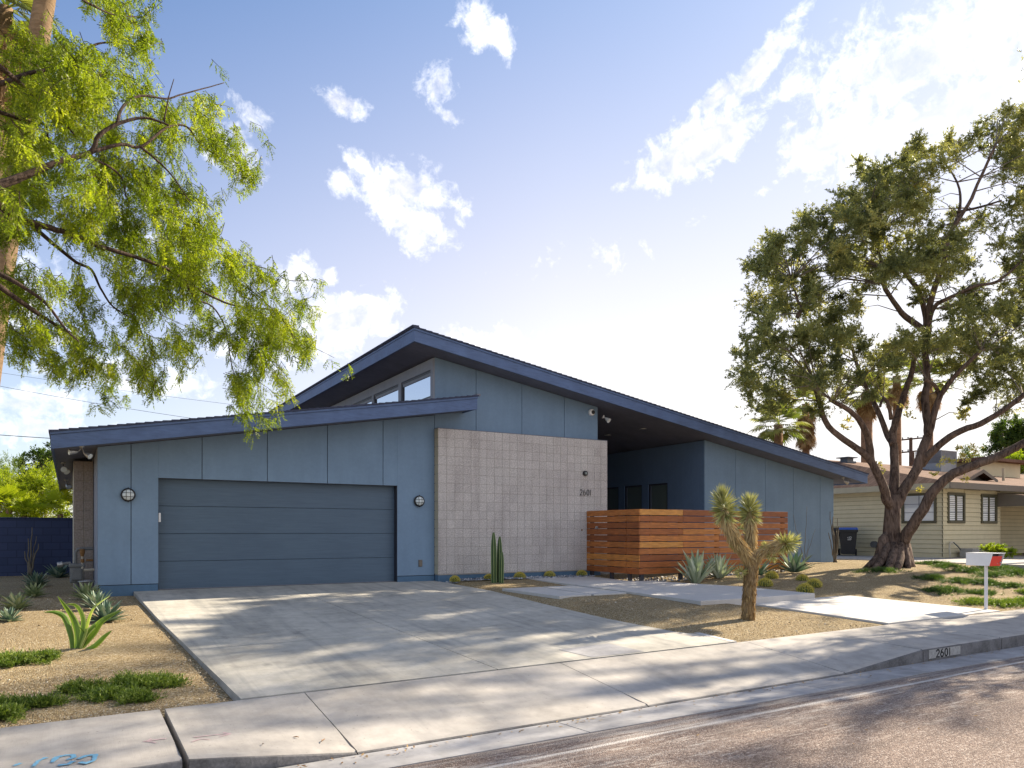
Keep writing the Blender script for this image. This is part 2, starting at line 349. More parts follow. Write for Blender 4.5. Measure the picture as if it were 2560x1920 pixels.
    M['mesquite_bark'] = bark('mesquite_bark', (.022, .015, .013), (.11, .075, .06), (20, 20, 6))
    M['bark_grey'] = bark('grey_bark', (.11, .085, .07), (.30, .25, .21), (18, 18, 5))
    M['palm_bark'] = bark('palm_bark', (.13, .085, .05), (.27, .185, .11), (3, 3, 9), .6)
    M['palm_bark_far'] = bark('palm_bark_far', (.14, .075, .045), (.30, .18, .11), (3, 3, 7), .6)
    M['joshua_bark'] = bark('joshua_bark', (.13, .088, .045), (.40, .29, .165), (30, 30, 7))
    M['pole_wood'] = bark('pole_wood', (.05, .03, .025), (.13, .085, .07), (10, 10, 1))
    # leaves
    M['mesquite'] = leafmat('mesquite_leaf', [(0, (.07, .105, .010)), (.5, (.19, .24, .016)), (1, (.40, .42, .035))], .5, .45)
    M['olive'] = leafmat('olive_leaf', [(0, (.09, .112, .056)), (.5, (.235, .255, .112)), (.85, (.40, .40, .17)), (1, (.54, .48, .2))], .5, .42, (1.6, 1.5, .7))
    M['lime'] = leafmat('lime_leaf', [(0, (.13, .19, .012)), (.5, (.27, .32, .02)), (1, (.42, .44, .035))], .5, .5)
    M['bush'] = leafmat('green_leaf', [(0, (.03, .06, .012)), (.5, (.09, .14, .025)), (1, (.22, .27, .05))], .4, .5)
    M['frond'] = leafmat('palm_frond', [(0, (.06, .09, .02)), (.5, (.15, .18, .05)), (1, (.34, .32, .12))], .4, .45)
    M['dead'] = leafmat('dead_frond', [(0, (.14, .075, .03)), (.5, (.30, .19, .085)), (1, (.48, .34, .17))], .3, .8, (1.2, 1, .7))
    M['agave_blue'] = leafmat('blue_agave', [(0, (.05, .095, .07)), (.6, (.13, .20, .145)), (1, (.40, .44, .33))], .12, .45, (1.2, 1.3, .8))
    M['agave_pale'] = leafmat('pale_agave', [(0, (.10, .15, .06)), (.6, (.27, .32, .16)), (1, (.55, .56, .36))], .2, .45, (1.2, 1.3, .7))
    M['aloe'] = leafmat('grey_aloe', [(0, (.15, .20, .11)), (.5, (.32, .38, .25)), (1, (.62, .66, .54))], .15, .45, (1.2, 1.3, .8))
    M['agave_big'] = leafmat('variegated_agave', [(0, (.06, .13, .02)), (.55, (.14, .235, .04)), (.8, (.30, .40, .09)), (1, (.55, .6, .22))], .25, .4, (1.4, 1.4, .6))
    M['yucca'] = leafmat('yucca_leaf', [(0, (.16, .17, .05)), (.5, (.42, .42, .16)), (1, (.74, .70, .40))], .2, .45, (1.2, 1.2, .7))
    M['thatch'] = leafmat('yucca_thatch', [(0, (.17, .10, .04)), (.5, (.44, .31, .14)), (1, (.68, .55, .30))], .15, .8, (1.2, 1, .7))
    M['creeper'] = leafmat('creeper_leaf', [(0, (.035, .07, .012)), (.5, (.09, .145, .022)), (1, (.27, .32, .07))], .3, .5)
    M['creeper_dark'] = leafmat('creeper_dark', [(0, (.018, .045, .013)), (.5, (.05, .095, .022)), (1, (.14, .2, .05))], .25, .5)
    M['spine'] = leafmat('cactus_spine', [(0, (.46, .36, .04)), (.5, (.68, .58, .11)), (1, (.86, .80, .34))], .3, .6, (1.2, 1.1, .6))
    t = NT('column_cactus'); a = t.n('ShaderNodeAttribute'); a.attribute_name = 'rib'; n = t.noise(t.coord(), 9, 3)
    col = t.ramp(a.outputs['Fac'], [(0, (.035, .07, .02)), (.55, (.085, .15, .04)), (.85, (.17, .24, .08)), (1, (.5, .5, .26))]); col = t.mix(t.step(n, .3, .7), col, (.8, .85, .7), 'MULTIPLY')
    M['cactus'] = t.pbr(col, .5)
    M['barrel'] = plain('barrel_flesh', (.10, .13, .03), .7, .2, 12)
    M['number'] = plain('dark_number', (.06, .058, .055), .5, .2)
    M['ocotillo'] = plain('ocotillo_stem', (.14, .12, .09), .85, .3, 20)
    M['ac'] = plain('ac_grey', (.32, .33, .35), .5, .12, 4)
    M['ac_dark'] = plain('ac_grille', (.09, .095, .11), .5, .2, 4)
    M['hose'] = plain('grey_hose', (.12, .125, .13), .5, .2, 8)
    M['wire'] = plain('black_wire', (.03, .03, .04), .6, .1)
    M['bluepaint'] = plain('faded_blue_paint', (.16, .36, .52), .8, .2, 25)
    M['pinkpaint'] = plain('faded_pink_paint', (.50, .36, .38), .8, .1, 25)
mats()
SKY_STR, SUN_STR, EXPO = .080, 5.0, 1.28
VEIL_SUN, VEIL_LOW = .30, .95
VEIL_COL, CLOUD_COL, CLOUD_CORE = (6.5, 6.35, 6.25), (9.6, 9.4, 9.1), (4.6, 4.7, 5.3)
# ---------------------------------------------------------------- setting: ground, road, gutter, kerb, pavement, drive, path
def frange(a, b, st):
    n = max(1, int(round((b-a)/st))); return [a+(b-a)*i/n for i in range(n+1)]
xs = [-600, -250, -100, -50, -25, -14]+frange(-8, 24, .5)+[28, 34, 45, 70, 140, 300, 600]
ys = [-300, -80, -20, -6, 7.0, 7.199]+frange(7.2, 17, .35)+[18, 19.5, 21, 23, 25.5, 28, 34, 45, 70, 140, 320, 700]
def ground_z(x, y):
    if y < 7.19: return -.82
    w = max(0, 1-max(0, abs(x-6)-18)/10)*(1 if y < 17 else 0)
    bump = .012*math.sin(2.1*x+.7*y)+.010*math.sin(3.3*y-1.7*x+1)
    return gz(x, y)+(bump*w if (x < .9 or x > 13) else 0)-(.0 if y < 30 else .4)
tag(MB().grid(xs, ys, ground_z).build('ground', M['gravel'], smooth=True), kind='structure')
rx = [-90, -40, -20]+frange(-10, 30, 1)+[40, 70, 110]; ry = [-6, -3, -1, .5, 2, 3, 4, 4.6, 5.0, 5.16]
tag(MB().grid(rx, ry, lambda x, y: -.553+sl(x)+.075*(1-max(-1, min(1, y/5.16))**2)).build('road', M['asphalt'], smooth=True), kind='structure')
m = MB(); gx = [-30, -18, -12, -7.3, -3.0, .72, 3.78, 6.9, 9.4, 12.6, 15.7, 18.8, 22, 30, 45]
for a, b in zip(gx, gx[1:]): m.grid(frange(a+.006, b-.006, 2 if b-a > 2 else 1), [5.15, 5.35, 5.642], lambda x, y: -.545+sl(x)-(y-5.15)*.045, .1)
tag(m.build('gutter', M['gutter'], smooth='auto'), kind='structure')
# pavement: one slab per joint, with the kerb cast on its street side
joints = [-30, -22, -16, -12.2, -9, -6, -3.6, -1.45, .70, 1.93, 4.85, 7.85, 9.38, 11.25, 12.75, 14.25, 15.75, 17.3, 19, 22, 26, 34, 45]
root = tag(MB().box(-30, 45, 5.66, 7.19, -.80, -.72).build('pavement', M['joint_base']), kind='structure')
for a, b in zip(joints, joints[1:]):
    g0 = .022 if abs(a-.70) < .01 else .005; g1 = .022 if abs(b-.70) < .01 else .005
    xx = frange(a+g0, b-g1, .3)
    m = MB(); m.grid(xx, [5.672, 5.69, 5.8, 5.806, 6.1, 6.5, 6.9, 7.17, 7.19], lambda x, y: sw_z(x, y)-(.010 if y < 5.68 else 0)-(.006 if abs(y-5.803) < .004 else 0)-(.006 if y > 7.18 else 0))
    for s0, s1 in ((a+g0, 1), (b-g1, -1)): 
        yy = [5.672, 5.69, 5.8, 5.806, 6.1, 6.5, 6.9, 7.17, 7.19]
        top = [(s0, y, sw_z(s0, y)) for y in yy]; bot = [(s0, y, -.76) for y in yy]
        n = len(yy); m.add(top+bot, [(i, i+1, n+i+1, n+i) for i in range(n-1)])
    m.build('pavement_slab', M['pave'], root, smooth='auto')
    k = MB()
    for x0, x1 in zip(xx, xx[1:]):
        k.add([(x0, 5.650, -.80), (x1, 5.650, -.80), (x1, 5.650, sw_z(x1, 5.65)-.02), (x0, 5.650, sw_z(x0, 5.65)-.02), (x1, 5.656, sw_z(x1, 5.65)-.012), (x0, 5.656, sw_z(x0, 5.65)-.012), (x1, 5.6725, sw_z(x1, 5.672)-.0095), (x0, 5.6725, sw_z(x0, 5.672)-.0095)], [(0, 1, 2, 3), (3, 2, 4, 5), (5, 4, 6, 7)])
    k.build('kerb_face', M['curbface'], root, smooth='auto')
# house number stencilled on the kerb
def sgm(m, pts, w, d, z0, plane):                   # flat strokes as thin bars; plane maps (u,v) to a point and gives the outward normal
    for (a, b) in zip(pts, pts[1:]):
        a = Vector(a); b = Vector(b); t = (b-a).normalized(); n = Vector((-t.y, t.x))*w/2; a = a-t*w*.3; b = b+t*w*.3
        q = [a-n, b-n, b+n, a+n]; m.hexa([plane(p.x, p.y, z0) for p in q], [plane(p.x, p.y, z0+d) for p in q])
def arc(cx, cy, rx_, ry_, a0, a1, n=10): return [(cx+rx_*math.cos(R(a0+(a1-a0)*i/n)), cy+ry_*math.sin(R(a0+(a1-a0)*i/n))) for i in range(n+1)]
DIG = {'2': [arc(.5, .72, .4, .28, 165, -20)+[(.12, .05)], [(.1, .03), (.95, .03)]], '6': [arc(.5, .3, .4, .3, 100, 460, 18), [(.14, .38), (.3, .8), (.62, 1.0)]],
       '0': [arc(.5, .5, .4, .5, 100, 260), arc(.5, .5, .4, .5, 80, -80)], '1': [[(.5, 0), (.5, 1)]]}
m = MB(); zf = lambda x: sw_z(x, 5.65)
m.add([(9.50, 5.647, zf(9.5)-.135), (10.22, 5.647, zf(10.22)-.135), (10.22, 5.647, zf(10.22)-.022), (9.50, 5.647, zf(9.5)-.022)], [(0, 1, 2, 3)])
m.build('number_patch', M['kerb_paint'], root)
m = MB(); cx = 9.66
for ch, w in (('2', .075), ('6', .075), ('0', .075), ('1', .04)):
    pl = lambda u, v, d, cx=cx, w=w: (cx+u*w, 5.646-d, zf(cx)-.127+v*.095)
    for st in DIG[ch]:
        q = [Vector((u*w, v*.095)) for u, v in st]
        sgm(m, [(p.x, p.y) for p in q], .017, .002, 0, lambda u, v, d, cx=cx: (cx+u, 5.646-d, zf(cx)-.127+v))
    cx += w+.02
m.build('kerb_number', M['stencil'], root)
# faded utility paint on the pavement
def paint(name, mat, strokes, w):
    m = MB()
    for st in strokes:
        pts = []
        for a, b in zip(st, st[1:]):
            for i in range(4): pts.append((a[0]+(b[0]-a[0])*i/4, a[1]+(b[1]-a[1])*i/4))
        pts.append(st[-1])
        L, Rr = [], []
        for i, p in enumerate(pts):
            q = pts[min(i+1, len(pts)-1)]; o = pts[max(i-1, 0)]; t = Vector((q[0]-o[0], q[1]-o[1])).normalized(); ww = w*(.6+.7*random.random())*.5
            L.append((p[0]-t.y*ww, p[1]+t.x*ww)); Rr.append((p[0]+t.y*ww, p[1]-t.x*ww))
        vs = [(x, y, sw_z(x, y)+.004) for x, y in L+Rr]; n = len(L); m.add(vs, [(i, n+i, n+i+1, i+1) for i in range(n-1)])
    m.build(name, mat, root)
def onpave(px, py):
    d = vp(px, py, 1)-Vector((0, 0, CZ)); t = 3.0
    while CZ+d.z*t > sw_z(d.x*t, d.y*t) and t < 30: t += .005
    return (d.x*t, d.y*t)
c2 = lambda a, b: onpave(a*.40687, 1400+b*.40687)
paint('paint_mark', M['bluepaint'], [[c2(*p) for p in st] for st in (
    [(85, 1268), (130, 1252)], [(205, 1272), (235, 1238), (285, 1216)], [(318, 1248), (350, 1214), (400, 1204), (448, 1200), (455, 1216), (410, 1232)],
    [(355, 1264), (420, 1257), (452, 1238)], [(478, 1226), (530, 1206), (588, 1198), (578, 1234), (530, 1252), (490, 1246)])], .035)
paint('paint_mark', M['pinkpaint'], [[c2(*p) for p in st] for st in (
    [(880, 1118), (1000, 1102), (1020, 1100)], [(1190, 1092), (1300, 1080), (1415, 1068)], [(930, 1100), (900, 1118), (960, 1126)], [(1370, 1062), (1418, 1070), (1350, 1088)], [(1180, 1120), (1230, 1102), (1290, 1105)])], .016)
# driveway in four slabs with tooled joints
root = tag(MB().add([(1.30, 7.22, -.62), (7.7, 7.22, -.62), (7.2, 15.6, -.25), (1.06, 15.6, -.25)], [(0, 1, 2, 3)]).build('driveway', M['joint_base']), kind='structure')
def edgeL(y): return lerp([7.2, 12.4, 15.75], [1.36, 1.13, 1.04], y)
def edgeR(y): return lerp([7.2, 11.4, 13.5, 15.75], [7.72, 7.70, 7.42, 7.15], y)
def dslab(y0, y1, l, r, name='driveway_slab'):
    m = MB(); yy = frange(y0, y1, .4); k = 8
    P = [[(l(y)+(r(y)-l(y))*i/k, y) for i in range(k+1)] for y in yy]
    vs = [(x, y, drv_z(x, y)) for row in P for x, y in row]; n = k+1
    fs = [(j*n+i, j*n+i+1, (j+1)*n+i+1, (j+1)*n+i) for j in range(len(yy)-1) for i in range(k)]
    loop = list(range(n))+[j*n+k for j in range(1, len(yy))]+[(len(yy)-1)*n+i for i in range(k-1, -1, -1)]+[j*n for j in range(len(yy)-2, 0, -1)]
    K = len(vs); vs += [(vs[i][0], vs[i][1], vs[i][2]-.12) for i in loop]; L = len(loop)
    fs += [(loop[i], K+i, K+(i+1)%L, loop[(i+1)%L]) for i in range(L)]
    m.add(vs, fs).build(name, M['concrete'], root, smooth='auto')
mid = lambda y: lerp([7.2, 15.7], [4.05, 3.82], y)
for y0, y1 in ((7.215, 9.695), (9.708, 15.74)):
    dslab(y0, y1, edgeL, lambda y: mid(y)-.006); dslab(y0, y1, lambda y: mid(y)+.006, edgeR)
m = MB(); m.prism([(7.62, 7.22), (7.73, 7.22), (7.76, 7.9), (7.72, 8.4)], lambda x, y: drv_z(x, y)+.003, .1); m.build('edge_strip', M['pathc'], root)
m = MB(); m.prism([(5.35, 7.25), (6.15, 7.25), (6.05, 7.85), (5.25, 7.8)], lambda x, y: drv_z(x, y)+.0035, .003); m.build('concrete_patch', M['gutter'], root)
# path: two pads by the drive, the raised slab at the gate and the lower slab down to the pavement
zu = lambda x, y: -.085+(y-9.55)*.0165
root = tag(MB().prism([(9.36, 9.55), (12.42, 9.62), (12.3, 11.40), (9.35, 11.40)], zu, .2).build('path', M['pathc'], bevel=.008), kind='structure')
MB().prism([(9.35, 11.408), (12.3, 11.408), (11.55, 13.35), (11.05, 13.5), (11.1, 15.25), (9.32, 15.25)], zu, .15).build('gate_slab', M['pathc'], root, bevel=.006)
MB().prism([(11.05, 7.215), (14.3, 7.215), (13.5, 9.62), (13.2, 9.68), (10.66, 9.68)], lambda x, y: -.342+sl(x)*.75+(y-7.2)*.055, .14).build('lower_path_slab', M['pathc'], root, bevel=.006)
for a, b in ((7.72, 8.44), (8.50, 9.28)):
    e = lambda y: edgeR(y)+.05
    x0 = a
    MB().prism([(x0, 11.45), (b, 11.45), (b, 13.25), (x0-(.18 if a < 8 else 0), 13.25)], lambda x, y: -.068+(y-11.45)*.016, .12).build('path_pad', M['pathc'], root, bevel=.006)
# neighbour's concrete apron
tag(MB().prism([(22.9, 8), (46, 8), (46, 15.3), (26.8, 15.3), (26.8, 24), (22.9, 24)], lambda x, y: .185, .15).build('neighbour_driveway', M['pave'], bevel=.01), kind='structure')
# loose gravel and pebbles
def stones(name, n, pick, r0, r1, mat):
    P = np.array([pick() for _ in range(n)]); r = RNG.uniform(r0, r1, n)[:, None]
    a = RNG.uniform(0, 6.28, n)
    V = []
    T = np.array([(0, 0, .8), (1, 0, 0), (-.5, .87, 0), (-.5, -.87, 0)])
    c, s = np.cos(a)[:, None], np.sin(a)[:, None]; K = RNG.uniform(.6, 1.3, (n, 3))
    vs = np.zeros((n, 4, 3))
    for i in range(4): vs[:, i, 0:1] = T[i, 0]*c-T[i, 1]*s; vs[:, i, 1:2] = T[i, 0]*s+T[i, 1]*c; vs[:, i, 2] = T[i, 2]
    vs[:, 0, :2] += RNG.normal(0, .3, (n, 2)); vs *= K[:, None, :]; vs = vs*r[:, None, :]+P[:, None, :]
    me = bpy.data.meshes.new(name); F = (np.array([(0, 1, 2), (0, 2, 3), (0, 3, 1)])[None]+4*np.arange(n)[:, None, None]).reshape(-1, 3)
    me.from_pydata(vs.reshape(-1, 3).tolist(), [], F.tolist())
    return tag(link(name, me, mat), kind='stuff')
def pickL():
    while True:
        y = 7.25+9*random.random()**1.6; x = random.uniform(-2.2, edgeL(min(y, 15.7))-.02)
        if 1: return (x, y, gz(x, y)-.003)
def pickM():
    while True:
        y = random.uniform(7.25, 11.3); x = random.uniform(7.8, 11)
        if x < 10.9-(y-7.2)*.15 and not (y > 9.5 and x > 9.3): return (x, y, gz(x, y)-.002)
def pickR():
    y = 7.3+6*random.random(); x = random.uniform(13.2, 21)
    if x < 14.3-(y-7.2)*.35+.1: x += 2
    return (x, y, gz(x, y)-.003)
picks = [pickL]*26+[pickM]*12+[pickR]*12
stones('loose_gravel', 36000, lambda: random.choice(picks)(), .004, .012, M['stone'])
def pickP():
    a = random.random()
    if a < .55: x = random.uniform(7.2, 11.2); y = random.uniform(15.05, 15.42)
    else: x = random.uniform(11.3, 16.6); y = random.uniform(13.25, 14.2)
    return (x, y, gz(x, y)-.005+(.03 if x < 9.4 else .02))
def pickD():
    y = 7.3+8*random.random(); return (edgeL(y)+abs(random.gauss(0, .12)), y, drv_z(1.2, y)-.002) if random.random() < .55 else (edgeR(y)-abs(random.gauss(0, .14)), y, drv_z(7.5, y)-.002)
stones('spilled_gravel', 420, pickD, .003, .009, M['stone'])
stones('scattered_stones', 420, lambda: random.choice(picks)(), .012, .024, M['stone'])
ln = 260; lx = np.where(RNG.uniform(0, 1, ln) < .75, RNG.uniform(1.0, 13, ln), RNG.uniform(-1, 16, ln)); ly = np.where(RNG.uniform(0, 1, ln) < .8, 5.62-np.abs(RNG.normal(0, .09, ln)), RNG.uniform(3.2, 5.5, ln))
lz_ = np.array([(-.545+sl(x)-(y-5.15)*.045 if y > 5.15 else -.553+sl(x)+.075*(1-(y/5.16)**2))+.006 for x, y in zip(lx, ly)])
la = RNG.uniform(0, 6.28, ln); tag(quads('leaf_litter', leafquads(np.stack([lx, ly, lz_], 1), np.stack([np.cos(la), np.sin(la), RNG.uniform(0, .25, ln)], 1), RNG.uniform(.02, .06, ln), .016, np.array([0, 0, 1.0])+RNG.normal(0, .2, (ln, 3))), RNG.uniform(0, 1, ln), M['dead']), kind='stuff')
stones('river_pebbles', 1500, pickP, .018, .045, M['pebble'])
# ---------------------------------------------------------------- the blue house
Y = 15.65; YF = 14.96; YB = 31.0
lz = lambda x: 2.505+.1642*(x+.26)                  # underside of the garage roof
uz = lambda x: 5.17-.1637*(x-6.36)                  # underside of the tall roof
H = thing('blue_house', (9, 15.65, 0), 'low modern blue house with two sloping shed roofs and a wide garage door', 'house')
XL, XG0, XG1, XC, XE, XR0, XR1 = .45, 1.46, 6.25, 7.11, 11.74, 15.48, 21.11
g = .006
# facade panels in front of a dark backing
W = MB(); WT_, WR = MB(), MB()
def panel(x0, x1, zb, ztop, W=W): W.slab_xz(x0+g, x1-g, Y, Y+.03, zb, zb, ztop(x0+g), ztop(x1-g))
jl = [XL, 1.0, 2.23, 3.46, 4.69, 5.92, 7.15]
ltop = lambda x: lz(x)+.02; utop = lambda x: uz(x)+.02
for a, b in zip(jl, jl[1:]):
    if b <= 1.01: panel(a, b, .13, ltop)
    elif a < XG0 < b: panel(a, XG0+g, .13, ltop); panel(XG0-g, b, 2.12, ltop)
    elif a < XG1 < b: panel(a, XG1+g, 2.12, ltop); panel(XG1-g, b, .13, ltop)
    else: panel(a, b, 2.12, ltop)
for a, b in ((7.15, 8.21), (8.21, 9.46), (9.46, 10.7), (10.7, XE)): panel(a, b, 3.2, utop, WT_)
for a, b in ((XR0, 16.71), (16.71, 17.96), (17.96, 19.2), (19.2, 20.45), (20.45, XR1)): panel(a, b, .10, utop, WR)
for q in (W, WT_, WR): q.build('wall', M['facade'], H, bevel=.003)
for a, b, zb, fn in ((XL+.02, XG0, .0, lz), (XG0+.001, XG1-.001, 2.121, lz), (XG1, XC+.05, .0, lz), (XC+.052, XE-.01, .0, uz), (XR0+.01, XR1-.01, .0, uz)):   # dark sheathing behind the panel joints
    MB().slab_xz(a, b, Y+.034, Y+.2, zb, zb, fn(a)+.01, fn(b)+.01).build('sheathing', M['black'], H)
for a, b, zt in ((XL+.03, XG0-.003, .118), (XG1+.003, 7.147, .118), (XR0, XR1-.03, .092)): MB().box(a, b, Y+.003, Y+.033, -.3, zt).build('plinth', M['plinth'], H, bevel=.004)
for S2, a_ in ((MB(), 0), (MB(), 1)):
  if a_ == 0: S2.slab_xz(XL, XL+.018, Y+.032, YB-1, -.2, -.2, lz(XL), lz(XL+.02))
  else: S2.slab_xz(XR1-.018, XR1, Y+.032, YB-1, -.2, -.2, uz(XR1), uz(XR1))
  S2.build('side_wall', M['clere_wall'], H)
# courtyard
CY = MB()
CY.slab_xz(XE-.012, XE, Y+.032, 21.6, -.1, -.1, uz(XE), uz(XE)); CY.slab_xz(XE+.002, XR0+.03, 21.6, 21.72, -.1, -.1, uz(XE), uz(XR0))
wy = [(16.98+.0, 18.06), (18.36, 19.22), (19.5, 20.4)]
wy = [(17.18, 18.06), (18.36, 19.22), (19.52, 20.4)]
seg = [Y+.032]+[v for w in wy for v in w]+[21.598]
for i in range(0, len(seg), 2): CY.slab_xz(XR0+.002, XR0+.1, seg[i], seg[i+1], -.1, -.1, uz(XR0)+.01, uz(XR0)+.01)
for a, b in wy: CY.box(XR0+.002, XR0+.1, a, b, 2.575, 2.72); CY.box(XR0+.002, XR0+.1, a, b, -.1, .25); CY.slab_xz(XR0+.002, XR0+.1, a, b, 2.722, 2.722, uz(XR0)+.01, uz(XR0)+.01)
CY.build('courtyard_wall', M['recess'], H)
MB().box(XE+.003, XR0-.001, Y-.0, 21.59, -.05, .03).build('courtyard_floor', M['concrete_plain'], H)
for a, b in wy:
    w = MB(); x0 = XR0+.03
    w.box(x0, x0+.05, a, a+.05, .25, 2.575); w.box(x0, x0+.05, b-.05, b, .25, 2.575); w.box(x0, x0+.05, a+.05, b-.05, 2.525, 2.575); w.box(x0, x0+.05, a+.05, b-.05, .25, .3)
    wo = w.build('window', M['dark_frame'], H)
    MB().box(x0+.02, x0+.03, a+.05, b-.05, .3, 2.525).build('pane', M['glass_dark'], wo)
    MB().box(x0+.006, x0+.016, b-.11, b-.07, .3, 2.525).build('edge_bead', M['frame_light'], wo)
# clerestory wall facing left above the garage roof
K = MB(); cl = [(15.79, 17.56), (17.74, 19.5), (19.66, 21.4), (21.58, 23.3)]
yy = [Y+.032]+[v for w in cl for v in w]+[YB-1]
for i in range(0, len(yy), 2): K.box(XC, XC+.1, yy[i], yy[i+1], 3.6, uz(XC)-.01)
for a, b in cl: K.box(XC, XC+.1, a, b, 4.80, uz(XC)-.01); K.box(XC, XC+.1, a, b, 3.6, 4.17)
K.box(XC, 7.153, Y+.0, Y+.031, 3.78, uz(XC)-.01)
K.build('clerestory_wall', M['clere_wall'], H)
for a, b in cl:
    w = MB(); x0 = XC+.02
    w.box(x0, x0+.06, a, a+.05, 4.17, 4.80); w.box(x0, x0+.06, b-.05, b, 4.17, 4.80); w.box(x0, x0+.06, a+.05, b-.05, 4.75, 4.80); w.box(x0, x0+.06, a+.05, b-.05, 4.17, 4.21)
    wo = w.build('window', M['dark_frame'], H)
    MB().box(x0+.01, x0+.045, a+.052, b-.052, 4.68, 4.748).build('sash', M['frame_light'], wo)
    MB().box(x0+.03, x0+.036, a+.05, b-.05, 4.21, 4.68).build('pane', M['glass_sky'], wo)
# roofs: fascia boards, soffit, shingles
def roof(x0, x1, zf, ylo, yhi, tag_, th=.30):
    F = MB(); s = .002
    F.slab_xz(x0, x1, YF, YF+.04, zf(x0), zf(x1), zf(x0)+th-.06, zf(x1)+th-.06)
    F.slab_xz(x0-.008, x1+.008, YF-.018, YF+.04, zf(x0)+th-.058, zf(x1)+th-.058, zf(x0)+th-.012, zf(x1)+th-.012)
    for xe, sgn, yh in ((x0, 1, yhi[0]), (x1, -1, yhi[1])):
        F.box(min(xe, xe+.04*sgn), max(xe, xe+.04*sgn), YF+.041, yh, zf(xe)+.001, zf(xe)+th-.06)
        F.box(min(xe-.01*sgn, xe+.04*sgn), max(xe-.01*sgn, xe+.04*sgn), YF+.041, yh, zf(xe)+th-.058, zf(xe)+th-.014)
    f = F.build('fascia', M['fascia'], H, bevel=.004)
    G = MB(); n = int((x1-x0)/.145); dz = .014
    for i in range(n):
        a = x0-.03+(x1-x0+.06)*i/n; b = x0-.03+(x1-x0+.06)*(i+1)/n+.0
        up = zf(x1) > zf(x0)
        k0, k1 = (dz, .0) if up else (.0, dz)
        ye = min(yhi) if True else yhi
        G.slab_xz(a, b-.0005, YF-.035+random.uniform(-.004, .004), (yhi[0] if b < x1-.9 or yhi[1] == yhi[0] else yhi[1]), zf(a)+th-.010, zf(b)+th-.010, zf(a)+th+.012+k0, zf(b)+th+.012+k1)
    G.build('shingles', M['shingle_dark'], H)
    T = MB(); T.slab_xz(x0+.041, x1-.041, YF+.042, min(yhi)-.01, zf(x0+.04)+.03, zf(x1-.04)+.03, zf(x0+.04)+th-.07, zf(x1-.04)+th-.07)
    return T
T = roof(-.26, 7.88, lz, YF, (YB, Y-.012), 'low')
T.v.clear(); T.f.clear(); T.m.clear()
T.slab_xz(-.219, 7.839, YF+.042, Y-.013, lz(-.219)+.03, lz(7.839)+.03, lz(-.219)+.23, lz(7.839)+.23); T.slab_xz(-.219, XC-.003, Y-.012, YB, lz(-.219)+.03, lz(XC)+.03, lz(-.219)+.23, lz(XC)+.23)
T.build('soffit', M['soffit'], H)
T = roof(6.36, 21.84, uz, YF, (YB, YB), 'tall'); T.build('soffit', M['soffit'], H)
# ridge cap at the high edge
MB().box(6.31, 6.46, YF-.03, YB, uz(6.38)+.318, uz(6.38)+.345).build('ridge_cap', M['shingle_dark'], H)
MB().box(7.86, 7.95, YF-.03, Y-.015, lz(7.88)+.300, lz(7.88)+.345).build('drip_edge', M['frame_light'], H)
# recessed lights in the courtyard ceiling
def can(px, py, t_):
    p = vp(px, py, 1)-Vector((0, 0, CZ)); t = 10.
    while CZ+p.z*t < uz(p.x*t)+.03: t += .01
    x, y = p.x*t, p.y*t; z = uz(x)+.03
    MB().lathe([(.105, -.012), (.105, .004), (.07, .004), (.06, -.006)], 20, (x, y, z)).build('downlight', M['silver'], H, smooth='auto')
can(1608, 1071.6, 0); can(1519.5, 1087.6, 0)
# garage door
D = MB(); sec = [(.014, .535), (.541, 1.065), (1.071, 1.595), (1.601, 2.118)]
for a, b in sec: D.box(XG0+.004, XG1-.004, Y+.17, Y+.21, a, b)
MB().box(XG0-.05, XG1+.05, Y+.215, Y+.235, -.05, 2.2).build('door_backing', M['black'], H)  # unseen black panel, added to stop light leaking through the door gaps
gd = D.build('garage_door', M['door'], H, bevel=.004)
MB().box(XG0+.01, XG1-.01, Y+.155, Y+.195, .0, .016).build('weather_strip', M['frame_light'], gd)
J = MB(); J.box(XG0-.001, XG0+.003, Y+.001, Y+.2, 0, 2.119); J.box(XG1-.003, XG1+.001, Y+.001, Y+.2, 0, 2.119); J.box(XG0, XG1, Y+.001, Y+.2, 2.116, 2.1205)
J.build('door_jamb', M['dark_frame'], H)
k = MB(); k.box(XG0+.004, XG0+.045, Y+.02, Y+.06, 1.29, 1.46); k.build('keypad', M['white'], H, bevel=.006)
k = MB(); k.box(6.76, 6.84, Y-.03, Y-.001, .33, .47); k.box(6.752, 6.848, Y-.012, Y-.0005, .322, .478); k.build('outlet_cover', M['taupe'], H, bevel=.006)
# ---------------------------------------------------------------- block screen wall with the number
BW = thing('block_wall', (9.5, 15.45, 0), 'tall rough grey block screen wall bearing the number 2601', 'wall')
bx0, bx1, bz0, bz1 = 7.15, 11.89, .15, 3.43; nc, nr = 23, 16; dx = (bx1-bx0)/nc; dz = (bz1-bz0)/nr
m = MB()
for i in range(nc):
    for j in range(nr):
        e = random.uniform(-.003, .003)
        m.box(bx0+i*dx+(.0035 if i else .001), bx0+(i+1)*dx-(.0035 if i < nc-1 else .0), 15.45+e, 15.60, bz0+j*dz+.004, bz0+(j+1)*dz-.004)
m.build('block_face', M['block'], BW, bevel=.002)
MB().box(bx0+.006, bx1-.006, 15.456, 15.64, bz0-.02, bz1-.006).build('mortar_bed', M['mortar'], BW)
m = MB()
for j in range(nr): m.box(bx0-.006, bx0+.0005, 15.455, 15.648, bz0+j*dz+.006, bz0+(j+1)*dz-.006)
m.build('end_face', M['block_edge'], BW, bevel=.003)
MB().box(bx0-.002, bx1+.002, 15.448, 15.648, bz1-.001, bz1+.012).build('cap', M['frame_light'], BW)
MB().box(bx0+.004, bx1-.2, 15.466, 15.645, -.3, bz0-.021).build('plinth', M['plinth'], BW)
